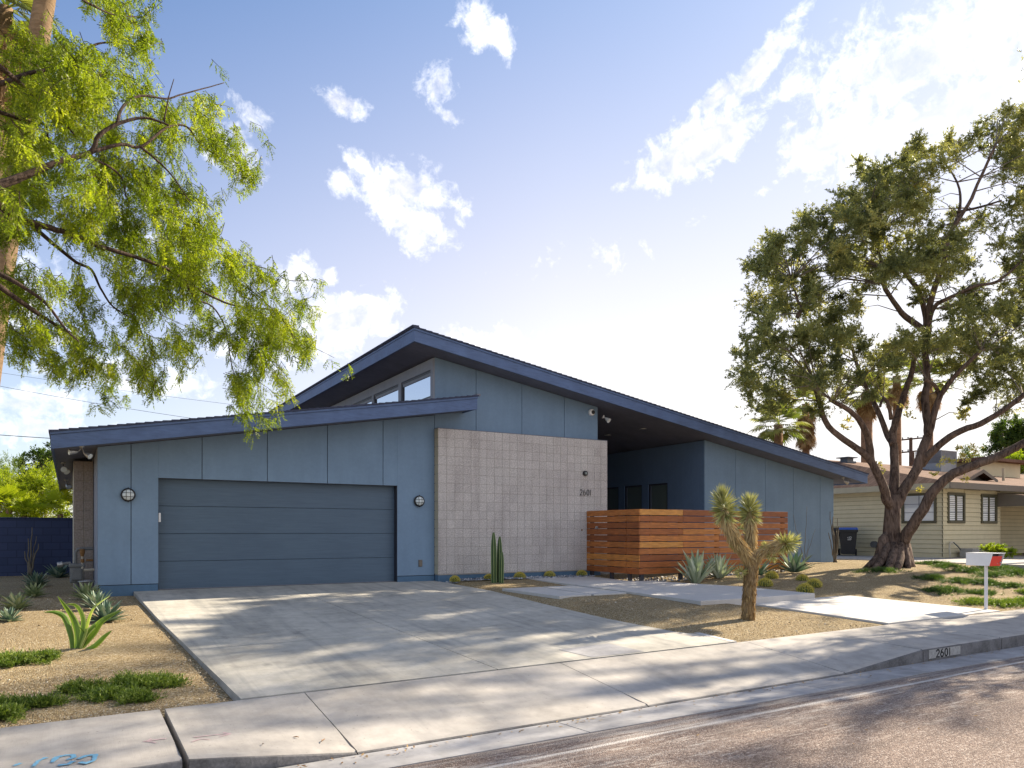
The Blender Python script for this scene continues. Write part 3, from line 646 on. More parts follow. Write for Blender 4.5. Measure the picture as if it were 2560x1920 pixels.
m = MB(); cx = 11.02; hz = 2.02
for ch, w in (('2', .075), ('6', .08), ('0', .085), ('1', .03)):
    for st in DIG[ch]: m.tube([(cx+u*w, 15.428, hz+v*.145) for u, v in st], .0075, 6)
    cx += w+.024
m.build('house_number', M['number'], BW, smooth=True)
m = MB(); m.lathe([(.05, 0), (.07, .01), (.066, .05), (.045, .062)], 20, (11.18, 15.448, 2.57), 'y'); l = m.build('wall_light', M['black'], BW, smooth='auto')
MB().lathe([(.03, .058), (.03, .066)], 14, (11.18, 15.448, 2.57), 'y').build('lens', M['glass_dark'], l)
MB().lathe([(.018, 0), (.02, .012), (.012, .02)], 12, (11.09, 15.448, 1.15), 'y').build('bell_push', M['rust'], BW, smooth='auto')
# block pier at the left corner
BP = thing('block_pier', (.26, 18, 0), 'brown block pier end standing under the left eave', 'pier')
m = MB()
for j in range(13):
    z0 = -.06+j*.201
    m.box(.095, .268, 17.8, 17.99, z0, z0+.194); m.box(.276, .44, 17.8, 17.99, z0, z0+.194)
m.build('block_course', plain('pier_block', (.31, .265, .235), .95, .4, 30, bump=.8), BP, bevel=.004)
MB().box(.092, .442, 17.812, 22, -.3, 2.552).build('core', M['block_edge'], BP)
# navy boundary wall
m = MB(); m.box(-14, .12, 24.6, 24.8, -.4, 1.47); m.box(-14, .12, 24.57, 24.83, 1.472, 1.50)
tag(m.build('boundary_wall', M['navy_block'], org=(0, 24.6, 0)), 'long dark navy block wall behind the left yard', 'wall')
# ---------------------------------------------------------------- lamps fixed to the house
def bulkhead(x, z, label):
    t = thing('bulkhead_lamp', (x, Y, z), label, 'wall lamp', 'round caged lamps beside the garage door')
    MB().lathe([(.105, 0), (.125, .012), (.125, .045), (.112, .06), (.10, .062)], 28, (x, Y, z), 'y').build('base', M['black'], t, smooth='auto')
    MB().lathe([(.10, .05), (.098, .062), (.085, .085), (.055, .102), (.02, .108)], 28, (x, Y, z), 'y').build('glass', M['opal'], t, smooth=True)
    c = MB()
    for o in (-.036, .036):
        h = math.sqrt(.108**2-o*o); n = 8
        prof = lambda s: .06+.056*max(0, 1-(s/.118)**2)
        c.tube([(x+o, Y-prof(math.hypot(o, -h+2*h*i/n)), z-h+2*h*i/n) for i in range(n+1)], .0045, 5)
        c.tube([(x-h+2*h*i/n, Y-prof(math.hypot(o, -h+2*h*i/n))-.004, z+o) for i in range(n+1)], .0045, 5)
    c.tube([(x, Y-.05, z+.118), (x, Y-.05, z+.137)], .01, 6); c.tube([(x, Y-.05, z-.118), (x, Y-.05, z-.137)], .01, 6)
    c.build('cage', M['black'], t, smooth=True)
bulkhead(.95, 1.785, 'round caged wall lamp left of the garage door'); bulkhead(6.76, 1.79, 'round caged wall lamp right of the garage door')
def flood(p, dirs, label, mat='silver', up=(0, 0, 1), arm=.1, size=1.0, grp='floodlights under the eaves'):
    p = Vector(p); t = thing('floodlight', p, label, 'floodlight', grp)
    u = Vector(up).normalized(); MB().tube([p-u*.002, p-u*.03], [.06*size, .05*size], 14).build('mount', M[mat], t, smooth='auto')
    for d in dirs:
        d = Vector(d).normalized(); a = p-u*.03; b = a+(d*.5-u*.6).normalized()*arm
        MB().tube([a, b], .012, 6).build('arm', M[mat], t)
        hd = MB().tube([b, b+d*.03, b+d*.09, b+d*.14], [x*size for x in (.025, .04, .06, .075)], 14).build('head', M['white' if mat == 'white' else 'silver'], t, smooth='auto')
        MB().tube([b+d*.1405, b+d*.145], [.066*size, .06*size], 14).build('lens', M['opal'], hd)
flood((.2, 15.25, lz(.2)+.03), [(-1, -.3, -.1), (.6, -.5, -.45)], 'twin headed floodlight under the front corner of the left eave', size=.72)
flood((-.1, 18.4, lz(-.1)+.03), [(.35, -.6, -.6), (.1, -.9, -.35)], 'floodlight farther back under the left side eave', size=.85)
flood((-.06, 24.5, lz(-.06)+.03), [(.35, -.6, -.6)], 'small floodlight far back under the left eave')
flood((20.95, 15.2, uz(20.95)+.03), [(.9, -.2, -.3)], 'floodlight under the low right eave', size=.9)
flood((11.95, 15.72, uz(11.95)-.16), [(.2, -.7, -.5), (.7, -.3, -.5)], 'white twin floodlight inside the courtyard corner', 'white', up=(-.6, .2, .3), arm=.05, size=.85)
p = vp(1478, 1030, 18); cx, cz_ = 11.55, 3.985
q = vp(1478.5, 1031, 1)-Vector((0, 0, CZ)); tt = (Y-.02)/q.y; cx, cz_ = q.x*tt, CZ+q.z*tt
t = thing('security_camera', (cx, Y, cz_), 'white round security camera high beside the courtyard opening', 'camera')
MB().lathe([(.085, 0), (.088, .02), (.08, .06), (.05, .075)], 22, (cx, Y, cz_), 'y').build('housing', M['white'], t, smooth='auto')
MB().lathe([(.052, .07), (.05, .085), (.03, .1)], 18, (cx+.015, Y, cz_), 'y').build('lens', M['black'], t, smooth='auto')
# ---------------------------------------------------------------- cedar fence
FE = thing('wooden_fence', (11.27, 13.42, .1), 'brown slatted cedar fence screening the courtyard entrance', 'fence')
fz = [.13+i*.1512 for i in range(10)]; bh = .1345
def board(m, x0, x1, y0, y1, z): m.box(x0, x1, y0, y1, z, z+bh)
mg, ms, mf = MB(), MB(), MB()
split = [[12.58], [12.58, 15.0], [], [12.58, 14.6], [13.77], [12.58], [13.77], [12.58, 15.1], [13.77], [12.58, 14.9]]
for i, z in enumerate(fz):
    board(mg, 11.235, 11.262, 13.885, 15.44, z); board(ms, 11.235, 11.262, 13.42, 13.875, z)
    xs_ = [11.264]+split[9-i]+[16.25]
    for a, b in zip(xs_, xs_[1:]): board(mf, a+.002, b-.004, 13.42, 13.447, z)
gt = mg.build('gate', M['cedar'], FE, bevel=.003); ms.build('side_panel', M['cedar'], FE, bevel=.003); mf.build('front_panel', M['cedar'], FE, bevel=.003)
MB().tube([(11.20, 14.95, 1.21), (11.16, 14.95, 1.21)], .035, 10).build('latch', M['silver'], gt, smooth='auto')
for (x, y) in ((11.36, 13.49), (11.30, 13.83), (12.58, 13.51), (13.77, 13.51), (15.0, 13.51), (16.15, 13.51), (11.30, 14.5), (11.30, 15.3)):
    MB().box(x-.045 if x > 11.33 else x-.036, x+.045 if x > 11.33 else x+.04, y-.04, y+.04, -.1, 1.6).build('post', M['dark_frame'] if x < 20 else M['cedar'], FE, bevel=.004)
# ---------------------------------------------------------------- neighbour's house
N = thing('cream_house', (27, 15.5, .2), 'low cream sided house with brown shingle roof beyond the big tree', 'house')
nx, ny, g0 = 26.95, 15.5, .18
def siding(m, along, fix, a, b, z0, z1, out):       # lapped boards: each one leans out at its foot
    h = .165; z = z0
    while z < z1-.01:
        zt = min(z+h-.013, z1); lo, hi = .034, .010
        if along == 'x': m.hexa([(a, fix-lo*out, z), (b, fix-lo*out, z), (b, fix+.03, z), (a, fix+.03, z)], [(a, fix-hi*out, zt), (b, fix-hi*out, zt), (b, fix+.03, zt), (a, fix+.03, zt)])
        else: m.hexa([(fix-lo*out, a, z), (fix-lo*out, b, z), (fix+.03, b, z), (fix+.03, a, z)], [(fix-hi*out, a, zt), (fix-hi*out, b, zt), (fix+.03, b, zt), (fix+.03, a, zt)])
        z = z+h
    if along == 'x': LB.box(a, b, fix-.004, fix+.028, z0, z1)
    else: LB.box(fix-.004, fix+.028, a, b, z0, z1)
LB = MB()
m = MB()
wl = (15.72, 17.04); wz = (1.42, 2.52)
siding(m, 'y', nx, ny+.0, wl[0], g0, 2.66, 1); siding(m, 'y', nx, wl[1], 22, g0, 2.66, 1); siding(m, 'y', nx, wl[0], wl[1], g0, wz[0], 1)
m.box(nx-.006, nx+.03, wl[0], wl[1], wz[1]+.001, 2.66)
fw = ((27.18, 28.28), (29.36, 30.46))
seg = [nx-.028, fw[0][0], fw[0][1], fw[1][0], fw[1][1], 30.72]
for i in (0, 2, 4): siding(m, 'x', ny, seg[i], seg[i+1], g0, 2.66, 1)
for a, b in fw: siding(m, 'x', ny, a, b, g0, wz[0], 1); m.box(a, b, ny-.006, ny+.03, wz[1]+.001, 2.66)
siding(m, 'x', 17.3, 30.73, 46, g0, 2.66, 1)
m.box(30.69, 30.719, ny+.031, 17.29, g0, 2.66)
m.build('wall', M['cream'], N); LB.build('lap_shade_backing', M['lap_shade'], N)
def nwin(axis, a, b, z0, z1, blind, shutter):
    w = MB(); t = .09
    def bx(u0, u1, v0, v1, d0, d1):
        if axis == 'x': w.box(u0, u1, ny-d1, ny-d0, v0, v1)
        else: w.box(nx-d1, nx-d0, u0, u1, v0, v1)
    bx(a, a+t, z0, z1, -.02, .06); bx(b-t, b, z0, z1, -.02, .06); bx(a+t, b-t, z1-t, z1, -.02, .06); bx(a+t, b-t, z0, z0+t, -.02, .075)
    if shutter: c = (a+b)/2; bx(c-.03, c+.03, z0+t, z1-t, -.02, .05)
    o = w.build('window', M['olive_trim'], N, bevel=.004)
    p = MB(); (p.box(a+t, b-t, ny-.01, ny+.0, z0+t, z1-t) if axis == 'x' else p.box(nx-.01, nx, a+t, b-t, z0+t, z1-t)); p.build('pane', M['blind' if not shutter else 'glass_dark'], o)
    r = MB()
    for k in (1, 2): 
        z = z0+t+(z1-z0-2*t)*k/3
        (r.box(a+t, b-t, ny-.028, ny-.012, z-.01, z+.01) if axis == 'x' else r.box(nx-.028, nx-.012, a+t, b-t, z-.01, z+.01))
    for k in ((1,) if not shutter else ()):
        c = a+t+(b-a-2*t)*k/2; r.box(nx-.027, nx-.013, c-.01, c+.01, z0+t, z1-t)
    r.build('glazing_bar', M['frame_light'], o)
    if shutter:
        s = MB(); n = 13
        for k in range(n):
            z = z0+t+.02+(z1-z0-2*t-.04)*k/n; c = (a+b)/2
            for u0, u1 in ((a+t+.03, c-.05), (c+.05, b-t-.03)): s.hexa([(u0, ny-.011, z), (u1, ny-.011, z), (u1, ny-.011, z+.01), (u0, ny-.011, z+.01)], [(u0, ny-.018, z+.03), (u1, ny-.018, z+.03), (u1, ny-.018, z+.045), (u0, ny-.018, z+.045)])
        s.build('shutter_louvre', M['white'], o)
nwin('y', wl[0], wl[1], wz[0], wz[1], True, False)
for a, b in fw: nwin('x', a, b, wz[0], wz[1], False, True)
# roof: long hip over the wing, fascia, porch roof and a vented gable
ex, ey, ez = 26.35, 14.9, 2.84
m = MB()
m.add([(ex, ey, ez), (46, ey, ez), (46, 22, 4.32), (29, 22, 4.32), (ex, 30, ez), (ex, ey, ez-.02), (46, ey, ez-.02), (46, 30, ez)], [(0, 1, 2, 3), (0, 3, 4), (3, 2, 7, 4)])
m.build('roof', M['shingle_brown'], N)
f = MB(); f.box(ex, ex+.04, ey+.041, 24, 2.62, 2.838); f.build('fascia', M['cream_trim'], N)
f = MB(); f.box(ex, 46, ey, ey+.04, 2.62, 2.838); f.build('fascia', M['taupe'], N)
MB().box(ex+.041, 46, ey+.041, 24, 2.67, 2.69).build('soffit', M['cream_trim'], N)
m = MB(); m.add([(30.45, 13.4, 2.30), (46, 13.4, 2.30), (46, 15.45, 2.60), (30.45, 15.45, 2.60)], [(0, 1, 2, 3)]); m.build('porch_roof', M['shingle_brown'], N)
m = MB(); m.box(30.45, 46, 13.38, 13.42, 2.06, 2.298); m.hexa([(30.45, 13.42, 2.06), (30.49, 13.42, 2.06), (30.49, 15.45, 2.06), (30.45, 15.45, 2.06)], [(30.45, 13.42, 2.29), (30.49, 13.42, 2.29), (30.49, 15.45, 2.59), (30.45, 15.45, 2.59)])
m.build('porch_beam', M['taupe'], N)
MB().box(32.4, 33.4, 17.24, 17.27, 1.2, 2.2).build('dark_window', M['glass_dark'], N)
gx, gy, gzz = 30.55, 16.5, 3.17
m = MB(); m.add([(gx-1.05, gy-.5, gzz-.02), (gx, gy-.5, gzz+.36), (gx+1.05, gy-.5, gzz-.02), (gx-1.05, gy+2.5, gzz-.02), (gx, gy+2.5, gzz+.36), (gx+1.05, gy+2.5, gzz-.02)], [(0, 1, 4, 3), (1, 2, 5, 4)])
m.build('gable_roof', M['shingle_brown'], N)
m = MB(); m.add([(gx-1.05, gy-.5, gzz-.16), (gx, gy-.5, gzz+.22), (gx+1.05, gy-.5, gzz-.16), (gx-1.05, gy-.5, gzz-.02), (gx, gy-.5, gzz+.36), (gx+1.05, gy-.5, gzz-.02)], [(0, 1, 4, 3), (1, 2, 5, 4)]); m.build('gable_board', M['taupe'], N)
m = MB(); m.add([(gx-.85, gy-.2, gzz-.2), (gx+.85, gy-.2, gzz-.2), (gx, gy-.2, gzz+.2)], [(0, 1, 2)]); m.build('gable_vent', M['black'], N)
m = MB(); m.box(36, 39.5, 19, 21.5, 3.4, 4.35); m.build('raised_wall', M['cream'], N); m = MB(); m.slab_xz(35.6, 40, 18.6, 22, 4.36, 4.36, 4.5, 4.5); m.build('raised_roof', M['shingle_brown'], N)
p = vp(2508.5, 1202, 30); MB().tube([p, p+Vector((0, 0, .5))], [.05, .045], 10).build('vent_pipe', M['cream_trim'], N)
p = vp(2117, 1147, 33); m = MB(); m.box(p.x-.33, p.x+.33, p.y-.3, p.y+.3, p.z+.02, p.z+.06); m.box(p.x-.3, p.x+.3, p.y-.25, p.y+.25, p.z-.2, p.z-.12); m.box(p.x-.2, p.x+.2, p.y-.18, p.y+.18, p.z-.5, p.z+.02); m.build('chimney_cap', M['ac_dark'], N)
p = vp(2340, 1172, 35); AC = thing('air_conditioner', (p.x, p.y, p.z-.2), 'grey box air conditioner standing on the brown roof', 'air conditioner')
MB().box(p.x-.62, p.x+.62, p.y-.6, p.y+.6, p.z-.45, p.z+.22).build('cabinet', M['ac'], AC, bevel=.02); MB().box(p.x-.6, p.x+.6, p.y-.58, p.y+.58, p.z+.225, p.z+.72).build('core', M['ac_dark'], AC)
m = MB()
for i in range(26): x = p.x-.61+1.22*i/25; m.box(x-.009, x+.009, p.y-.61, p.y-.582, p.z+.22, p.z+.74); yv = p.y-.6+1.2*i/25; m.box(p.x-.63, p.x-.602, yv-.009, yv+.009, p.z+.22, p.z+.74)
m.build('grille', M['ac'], AC); MB().box(p.x-.63, p.x+.63, p.y-.62, p.y+.62, p.z+.741, p.z+.79).build('lid', M['ac'], AC, bevel=.01)
# bins
def bin_(loc, label, lid, rz):
    t = thing('wheeled_bin', loc, label, 'bin', 'bins beside the cream house', rz)
    m = MB(); m.hexa([(-.24, -.27, .06), (.24, -.27, .06), (.24, .22, .06), (-.24, .22, .06)], [(-.31, -.36, 1.0), (.31, -.36, 1.0), (.31, .32, 1.0), (-.31, .32, 1.0)]); m.hexa([(-.335, -.385, .90), (.335, -.385, .90), (.335, .345, .90), (-.335, .345, .90)], [(-.34, -.39, 1.0), (.34, -.39, 1.0), (.34, .35, 1.0), (-.34, .35, 1.0)])
    m.build('body', M['bin'], t, local=True, bevel=.02)
    m = MB(); m.hexa([(-.345, -.395, 1.004), (.345, -.395, 1.004), (.345, .36, 1.004), (-.345, .36, 1.004)], [(-.33, -.36, 1.05), (.33, -.36, 1.05), (.33, .33, 1.10), (-.33, .33, 1.10)]); m.build('lid', M[lid], t, local=True, bevel=.012)
    MB().tube([(-.26, .40, .98), (.26, .40, .98)], .02, 8).build('handle', M['bin'], t, local=True)
    for s in (-.29, .29): MB().lathe([(.06, -.03), (.13, -.03), (.13, .03), (.06, .03)], 18, (s, .24, .13), 'x').build('wheel', M['bin'], t, local=True, smooth='auto')
    e = MB()
    for st in ([(.03, .69), (.045, .735), (.09, .735), (.105, .69), (.07, .665), (.03, .69)], [(.0, .725), (-.03, .70), (.0, .672)], [(-.03, .64), (.11, .64)], [(-.03, .61), (.09, .61)]): e.tube([(x, -.366+(z-1)*-.02+.012, z) for x, z in st], .007, 5)
    e.build('emblem', M['white'], t, local=True); return t
p = vp(2120, 1386, 29.3); bin_((p.x, p.y, .187), 'black wheeled bin with a blue lid beside the cream house', 'bin_blue', R(-52))
p = vp(2078, 1386, 29.9); bin_((p.x, p.y, .187), 'all black wheeled bin half hidden by the blue house corner', 'bin', R(-52))
# hose reel, box, spigot
p = vp(2189, 1361, 29.2); t = thing('hose_reel', (26.9, p.y, p.z), 'small round hose reel on the cream wall left of the tree trunk', 'hose reel')
MB().lathe([(.03, -.02), (.13, -.02), (.13, .0), (.05, .01), (.05, .07), (.13, .08), (.13, .1), (.03, .1)], 20, (26.76, p.y, p.z), 'x').build('drum', M['hose'], t, smooth='auto'); MB().tube([(26.7, p.y, p.z), (26.93, p.y, p.z), (26.93, p.y, p.z-.25)], .025, 8).build('bracket', M['hose'], t)
p0 = vp(2366, 1386, 26.9); t = thing('garden_hose', (p0.x, 15.4, .2), 'grey hose drooping from a tap at the cream house corner', 'hose')
MB().tube([(27.12, 15.36, .19), (27.10, 15.36, .6), (27.16, 15.36, .72), (27.3, 15.36, .74)], .03, 8).build('standpipe', M['cream_pipe'], t)
MB().tube([(27.3, 15.33, .73), (27.5, 15.3, .6), (27.75, 15.25, .38), (28.0, 15.2, .25), (28.3, 15.15, .215), (28.8, 15.1, .21)], .022, 8).build('hose', M['hose'], t, smooth=True)
p = vp(2427, 1389, 27.2); t = MB(); t.box(p.x-.35, p.x+.35, p.y-.25, p.y+.2, .186, .46); t.box(p.x-.37, p.x+.37, p.y-.27, p.y+.22, .461, .5); tag(t.build('concrete_box', M['concrete_plain'], org=(p.x, p.y, .19), bevel=.012), 'pale concrete box on the ground against the cream wall', 'box')
# ---------------------------------------------------------------- mailbox
MX = thing('mailbox', (14.2, 7.36, -.32), 'white mailbox with a red door on a thin post', 'mailbox')
MB().box(14.20, 14.244, 7.385, 7.429, -.5, .50).build('post', M['post_white'], MX, bevel=.004)
m = MB()                                             # sloping front: the side panel is longer at the top than at its foot
x0, x1, z0, z1 = 14.04, 14.44, .50, .715
prof = [(7.26, z0), (7.66, z0), (7.66, z1), (7.20, z1)]
for xa, xb in ((x0, x0+.008), (x1-.008, x1)):
    m.hexa([(xa, 7.26, z0), (xb, 7.26, z0), (xb, 7.66, z0), (xa, 7.66, z0)], [(xa, 7.20, z1), (xb, 7.20, z1), (xb, 7.66, z1), (xa, 7.66, z1)])
m.box(x0+.008, x1-.008, 7.652, 7.66, z0, z1); m.box(x0+.008, x1-.008, 7.262, 7.652, z0, z0+.008)
m.build('body', M['white'], MX)
m = MB(); m.hexa([(x0-.006, 7.185, z1+.001), (x1+.006, 7.185, z1+.001), (x1+.006, 7.666, z1+.001), (x0-.006, 7.666, z1+.001)], [(x0-.006, 7.185, z1+.012), (x1+.006, 7.185, z1+.012), (x1+.006, 7.666, z1+.012), (x0-.006, 7.666, z1+.012)]); m.build('lid', M['white'], MX, bevel=.003)
m = MB(); m.hexa([(x0+.012, 7.262, z0-.006), (x1-.03, 7.262, z0-.006), (x1-.03, 7.275, z0-.006), (x0+.012, 7.275, z0-.006)], [(x0+.012, 7.218, z1-.045), (x1-.045, 7.218, z1-.045), (x1-.045, 7.231, z1-.045), (x0+.012, 7.231, z1-.045)]); d = m.build('door', M['red'], MX, bevel=.002)
m = MB(); m.box(x0+.012, x1-.012, 7.30, 7.304, z0+.012, z1-.002); m.build('inner_panel', M['dark_frame'], MX)
for m in (MB().lathe([(.012, 0), (.013, .012), (.007, .02)], 10, (x1-.075, 7.252, z0+.055), 'y'), MB().lathe([(.007, 0), (.008, .008)], 8, (x1-.15, 7.255, z0+.042), 'y')): m.build('lock', M['silver'], d)
# ---------------------------------------------------------------- gas meter
GM = thing('gas_meter', (.2, 17.2, 0), 'grey gas meter with rusty pipe fittings by the block pier', 'gas meter')
m = MB(); m.box(.02, .27, 17.12, 17.3, .10, .46); m.box(.0, .29, 17.1, 17.32, .40, .48); m.box(.05, .24, 17.07, 17.12, .15, .38); m.build('body', M['grey_metal'], GM, bevel=.03)
for P in ([(.12, 17.2, .47), (.12, 17.2, .70), (.16, 17.2, .76), (.24, 17.2, .77), (.42, 17.2, .77)], [(.04, 17.2, .49), (-.12, 17.2, .47)], [(.15, 17.2, -.12), (.15, 17.2, .1)]): MB().tube(P, .032, 10).build('pipe', M['grey_metal'], GM, smooth='auto')
m = MB(); m.tube([(-.10, 17.2, .47), (-.19, 17.2, .46)], .055, 10); m.build('cap', M['silver'], GM, smooth='auto')
m = MB(); m.tube([(.235, 17.12, -.2), (.235, 17.12, .62)], .02, 8); m.build('riser', M['cream_pipe'], GM, smooth='auto')
m = MB(); m.tube([(.235, 17.12, .62), (.235, 17.12, .70), (.235, 17.12, .76)], [.028, .05, .045], 10); m.tube([(.235, 17.12, .5), (.235, 17.12, .57)], .034, 8); m.tube([(.30, 17.14, .54), (.42, 17.14, .54)], .022, 8); m.build('valve', M['rust'], GM, smooth='auto')
m = MB(); m.tube([(.26, 17.12, .35), (.36, 17.12, .35), (.44, 17.13, .35)], .028, 8); m.build('union', M['cream_pipe'], GM)
m = MB(); m.lathe([(.0, -.03), (.06, -.025), (.1, 0), (.09, .012), (.03, .035), (.0, .036)], 14, (.32, 17.05, .13), 'z', .5); m.tube([(.16, 17.05, .125), (.44, 17.05, .13)], .02, 7); m.build('regulator', M['silver'], GM, smooth=True)
# ---------------------------------------------------------------- utility pole and wires
p = vp(2277, 1165, 62); UP = thing('utility_pole', (p.x, p.y, 0), 'distant wooden utility pole with crossarms behind the brown roof', 'utility pole')
top = vp(2277, 1094, 62).z; MB().tube([(p.x, p.y, -.5), (p.x, p.y, top)], [.17, .13], 10).build('mast', M['pole_wood'], UP)
for zz, nm in ((top-.12, 0), (top-.95, 1)):
    z = zz if nm == 0 else vp(2277, 1129, 62).z
    a = Vector((C_, -S_, .1)).normalized()*1.0
    MB().tube([Vector((p.x, p.y-.18, z))-a, Vector((p.x, p.y-.18, z))+a], .07, 6).build('crossarm', M['pole_wood'], UP)
    for k in (-.85, -.4, .4, .85): q = Vector((p.x, p.y-.18, z))+a*k; MB().tube([q, q+Vector((0, 0, .2))], [.035, .06], 7).build('insulator', M['ac_dark'], UP)
z = vp(2277, 1143, 62).z; MB().tube([(p.x-.35, p.y-.3, z-.5), (p.x-.35, p.y-.3, z+.35)], [.2, .2], 12).build('transformer', M['pole_wood'], UP)
def wire(p0, p1, sag, r, label):
    pts = [p0+(p1-p0)*(i/16)-Vector((0, 0, sag*4*(i/16)*(1-i/16))) for i in range(17)]
    tag(MB().tube(pts, r, 5, False).build('power_line', M['wire'], org=p0), label, 'wire', 'overhead wires on the left')
wire(vp(-300, 905, 40), vp(760, 1082, 46), .3, .011, 'thin overhead wire sloping down under the left tree foliage')
wire(vp(-300, 1062, 34), vp(420, 1110, 34), .1, .016, 'thick dark wire running to the left roof corner')
wire(vp(-200, 900, 60), vp(1000, 1058, 60), .3, .011, 'faint upper wire passing behind the hanging foliage')
# ---------------------------------------------------------------- small desert plants
def blades(n, L, W, elev, droop, rng, curl=.12, start=0, cup=.3, seg=5):  # rosette of blade leaves as quads; returns arrays
    V = []; T = []
    for i in range(n):
        az = i*2.39996+rng.uniform(-.25, .25); f = i/max(1, n-1)
        el = elev[0]+(elev[1]-elev[0])*f+rng.uniform(-.09, .09); l = L*rng.uniform(.8, 1.1)*(.75+.25*f if f < .5 else 1-.2*(f-.5)); w = W*rng.uniform(.85, 1.1)
        d = np.array([math.cos(az), math.sin(az), 0]); p = d*start*(1-f); e = el; row = []
        for k in range(seg+1):
            s = k/seg; ww = w*(.75+.5*s if s < .4 else .95*(1-((s-.4)/.6)**1.6))
            sd = np.array([-math.sin(az), math.cos(az), 0]); up = np.array([-math.cos(az)*math.sin(e), -math.sin(az)*math.sin(e), math.cos(e)])
            row.append((p-sd*ww/2+up*cup*ww/2, p.copy(), p+sd*ww/2+up*cup*ww/2))
            p = p+(d*math.cos(e)+np.array([0, 0, 1])*math.sin(e))*l/seg; e -= droop*rng.uniform(.6, 1.3)/seg
        tt = rng.uniform(.15, .85)
        for k in range(seg):
            a, b = row[k], row[k+1]
            V.append([a[0], a[1], b[1], b[0]]); V.append([a[1], a[2], b[2], b[1]]); e_ = .12*(k/seg)
            T += [tt-.12+e_, tt+.12+e_]
    return np.array(V), np.array(T)
def agave(x, y, label, mat, n=26, L=.3, W=.05, elev=(.25, 1.35), droop=.15, name='agave', grp=None, cat='agave', z=None, rz=0, cup=.5, tints=None):
    z = gz(x, y) if z is None else z; r = np.random.default_rng(int(abs(x*977+y*131)*10)%99991)
    V, T = blades(n, L, W, elev, droop, r, start=L*.12, cup=cup)
    o = quads(name, V+np.array([x, y, z]), np.clip(T if tints is None else T*.6+tints, 0, 1), M[mat], None, (x, y, z)); return tag(o, label, cat, grp)
GA = 'small agaves in the left gravel'
agave(-.73, 13.0, 'dark small agave, the nearest of the far left row, touching the frame edge', 'agave_blue', 34, .26, .075, grp=GA)
agave(-.72, 14.4, 'pale yellow-tipped agave in the left gravel, second of the far left row', 'agave_pale', 40, .35, .085, grp=GA)
agave(-.55, 16.4, 'pale agave in the left gravel, third of the far left row', 'agave_pale', 36, .32, .085, grp=GA)
agave(-.62, 19.5, 'dark blue agave in shade, fourth of the far left row', 'agave_blue', 44, .40, .09, grp=GA)
agave(-.24, 23.0, 'lowest grey-blue agave in front of the navy wall', 'agave_blue', 46, .44, .10, grp=GA)
agave(.27, 15.3, 'pale agave right in front of the gas meter', 'agave_pale', 40, .37, .085, grp=GA)
agave(.40, 13.85, 'middle blue-green agave between the gas meter and the driveway edge', 'agave_blue', 46, .37, .08, grp=GA)
agave(.47, 12.5, 'spreading blue agave nearest the driveway edge, yellow at its base', 'agave_blue', 56, .38, .08, (.1, 1.35), grp=GA)
# the big variegated agave: eight strap leaves placed one by one
def strap(P, w, tint, twist=0):
    P = [Vector(p) for p in P]; out = []; T = []
    n = 14; Q = []
    for i in range(n+1):
        s = i/n*(len(P)-1); k = min(int(s), len(P)-2); f = s-k
        a = P[max(k-1, 0)]; b = P[k]; c = P[k+1]; d = P[min(k+2, len(P)-1)]
        Q.append(.5*((2*b)+(c-a)*f+(2*a-5*b+4*c-d)*f*f+(3*b-a-3*c+d)*f**3))
    view = Vector((.3, 1, 0)).normalized(); rows = []
    for i, q in enumerate(Q):
        s = i/n; t = (Q[min(i+1, n)]-Q[max(i-1, 0)]).normalized(); sd = t.cross(view).normalized(); nn = sd.cross(t)
        sd = (sd*math.cos(twist)+nn*math.sin(twist)); nn = sd.cross(t)
        ww = w*(.62+.75*s if s < .38 else .905*(1-((s-.38)/.62)**1.9)); ww = max(ww, .002)
        rows.append([q+sd*ww*u+nn*ww*.28*(abs(u)*2)**1.5 for u in (-.5, -.36, 0, .36, .5)])
    for i in range(n):
        for j in range(4):
            out.append([rows[i][j], rows[i][j+1], rows[i+1][j+1], rows[i+1][j]]); T.append(tint+(.42 if j in (0, 3) else (.0 if j == 1 else .06)))
    return out, T
bp = Vector((.08, 10.5, gz(.08, 10.5)-.02)); V = []; T = []
def hp(a, b, dy): p = vp(100+a*.15674, 1340+b*.15674, 9.1); return p+Vector((-S_*0, 0, 0))+Vector((S_, C_, 0))*dy
for P, w, ti, tw in (([(520, 1830), (540, 1640), (430, 1330), (310, 950)], .105, .30, .1), ([(470, 1800), (430, 1600), (300, 1320), (190, 1225), (60, 1212)], .075, .18, -.2), ([(560, 1830), (610, 1600), (590, 1340), (500, 1130), (405, 1090)], .09, .42, .5),
    ([(560, 1800), (680, 1560), (760, 1330), (900, 1110), (1030, 960)], .075, .78, .8), ([(560, 1840), (760, 1590), (950, 1360), (1190, 1195)], .095, .30, -.1), ([(560, 1840), (690, 1560), (850, 1390), (920, 1335)], .085, .5, .6),
    ([(600, 1860), (820, 1760), (1000, 1600), (1110, 1510)], .07, .25, .2), ([(560, 1850), (640, 1700), (660, 1560), (640, 1420)], .08, .2, 1.0)):
    a, b = strap([bp+(hp(x, y, (k/3)*random.uniform(-.12, .12))-hp(530, 1830, 0)) for k, (x, y) in enumerate(P)], w, ti, tw); V += a; T += b
tag(quads('agave', np.array([[tuple(p) for p in q] for q in V]), np.clip(T, 0, 1), M['agave_big'], None, tuple(bp), True), 'big green agave with a few broad yellow-edged arching leaves', 'agave')
agave(12.35, 12.75, 'left one of the two upright grey-green aloes at the fence', 'aloe', 30, .82, .15, (.75, 1.45), .1, 'aloe', 'aloes before the cedar fence', 'aloe')
agave(13.28, 12.95, 'right one of the two upright grey-green aloes at the fence', 'aloe', 30, .72, .14, (.5, 1.4), -.1, 'aloe', 'aloes before the cedar fence', 'aloe')
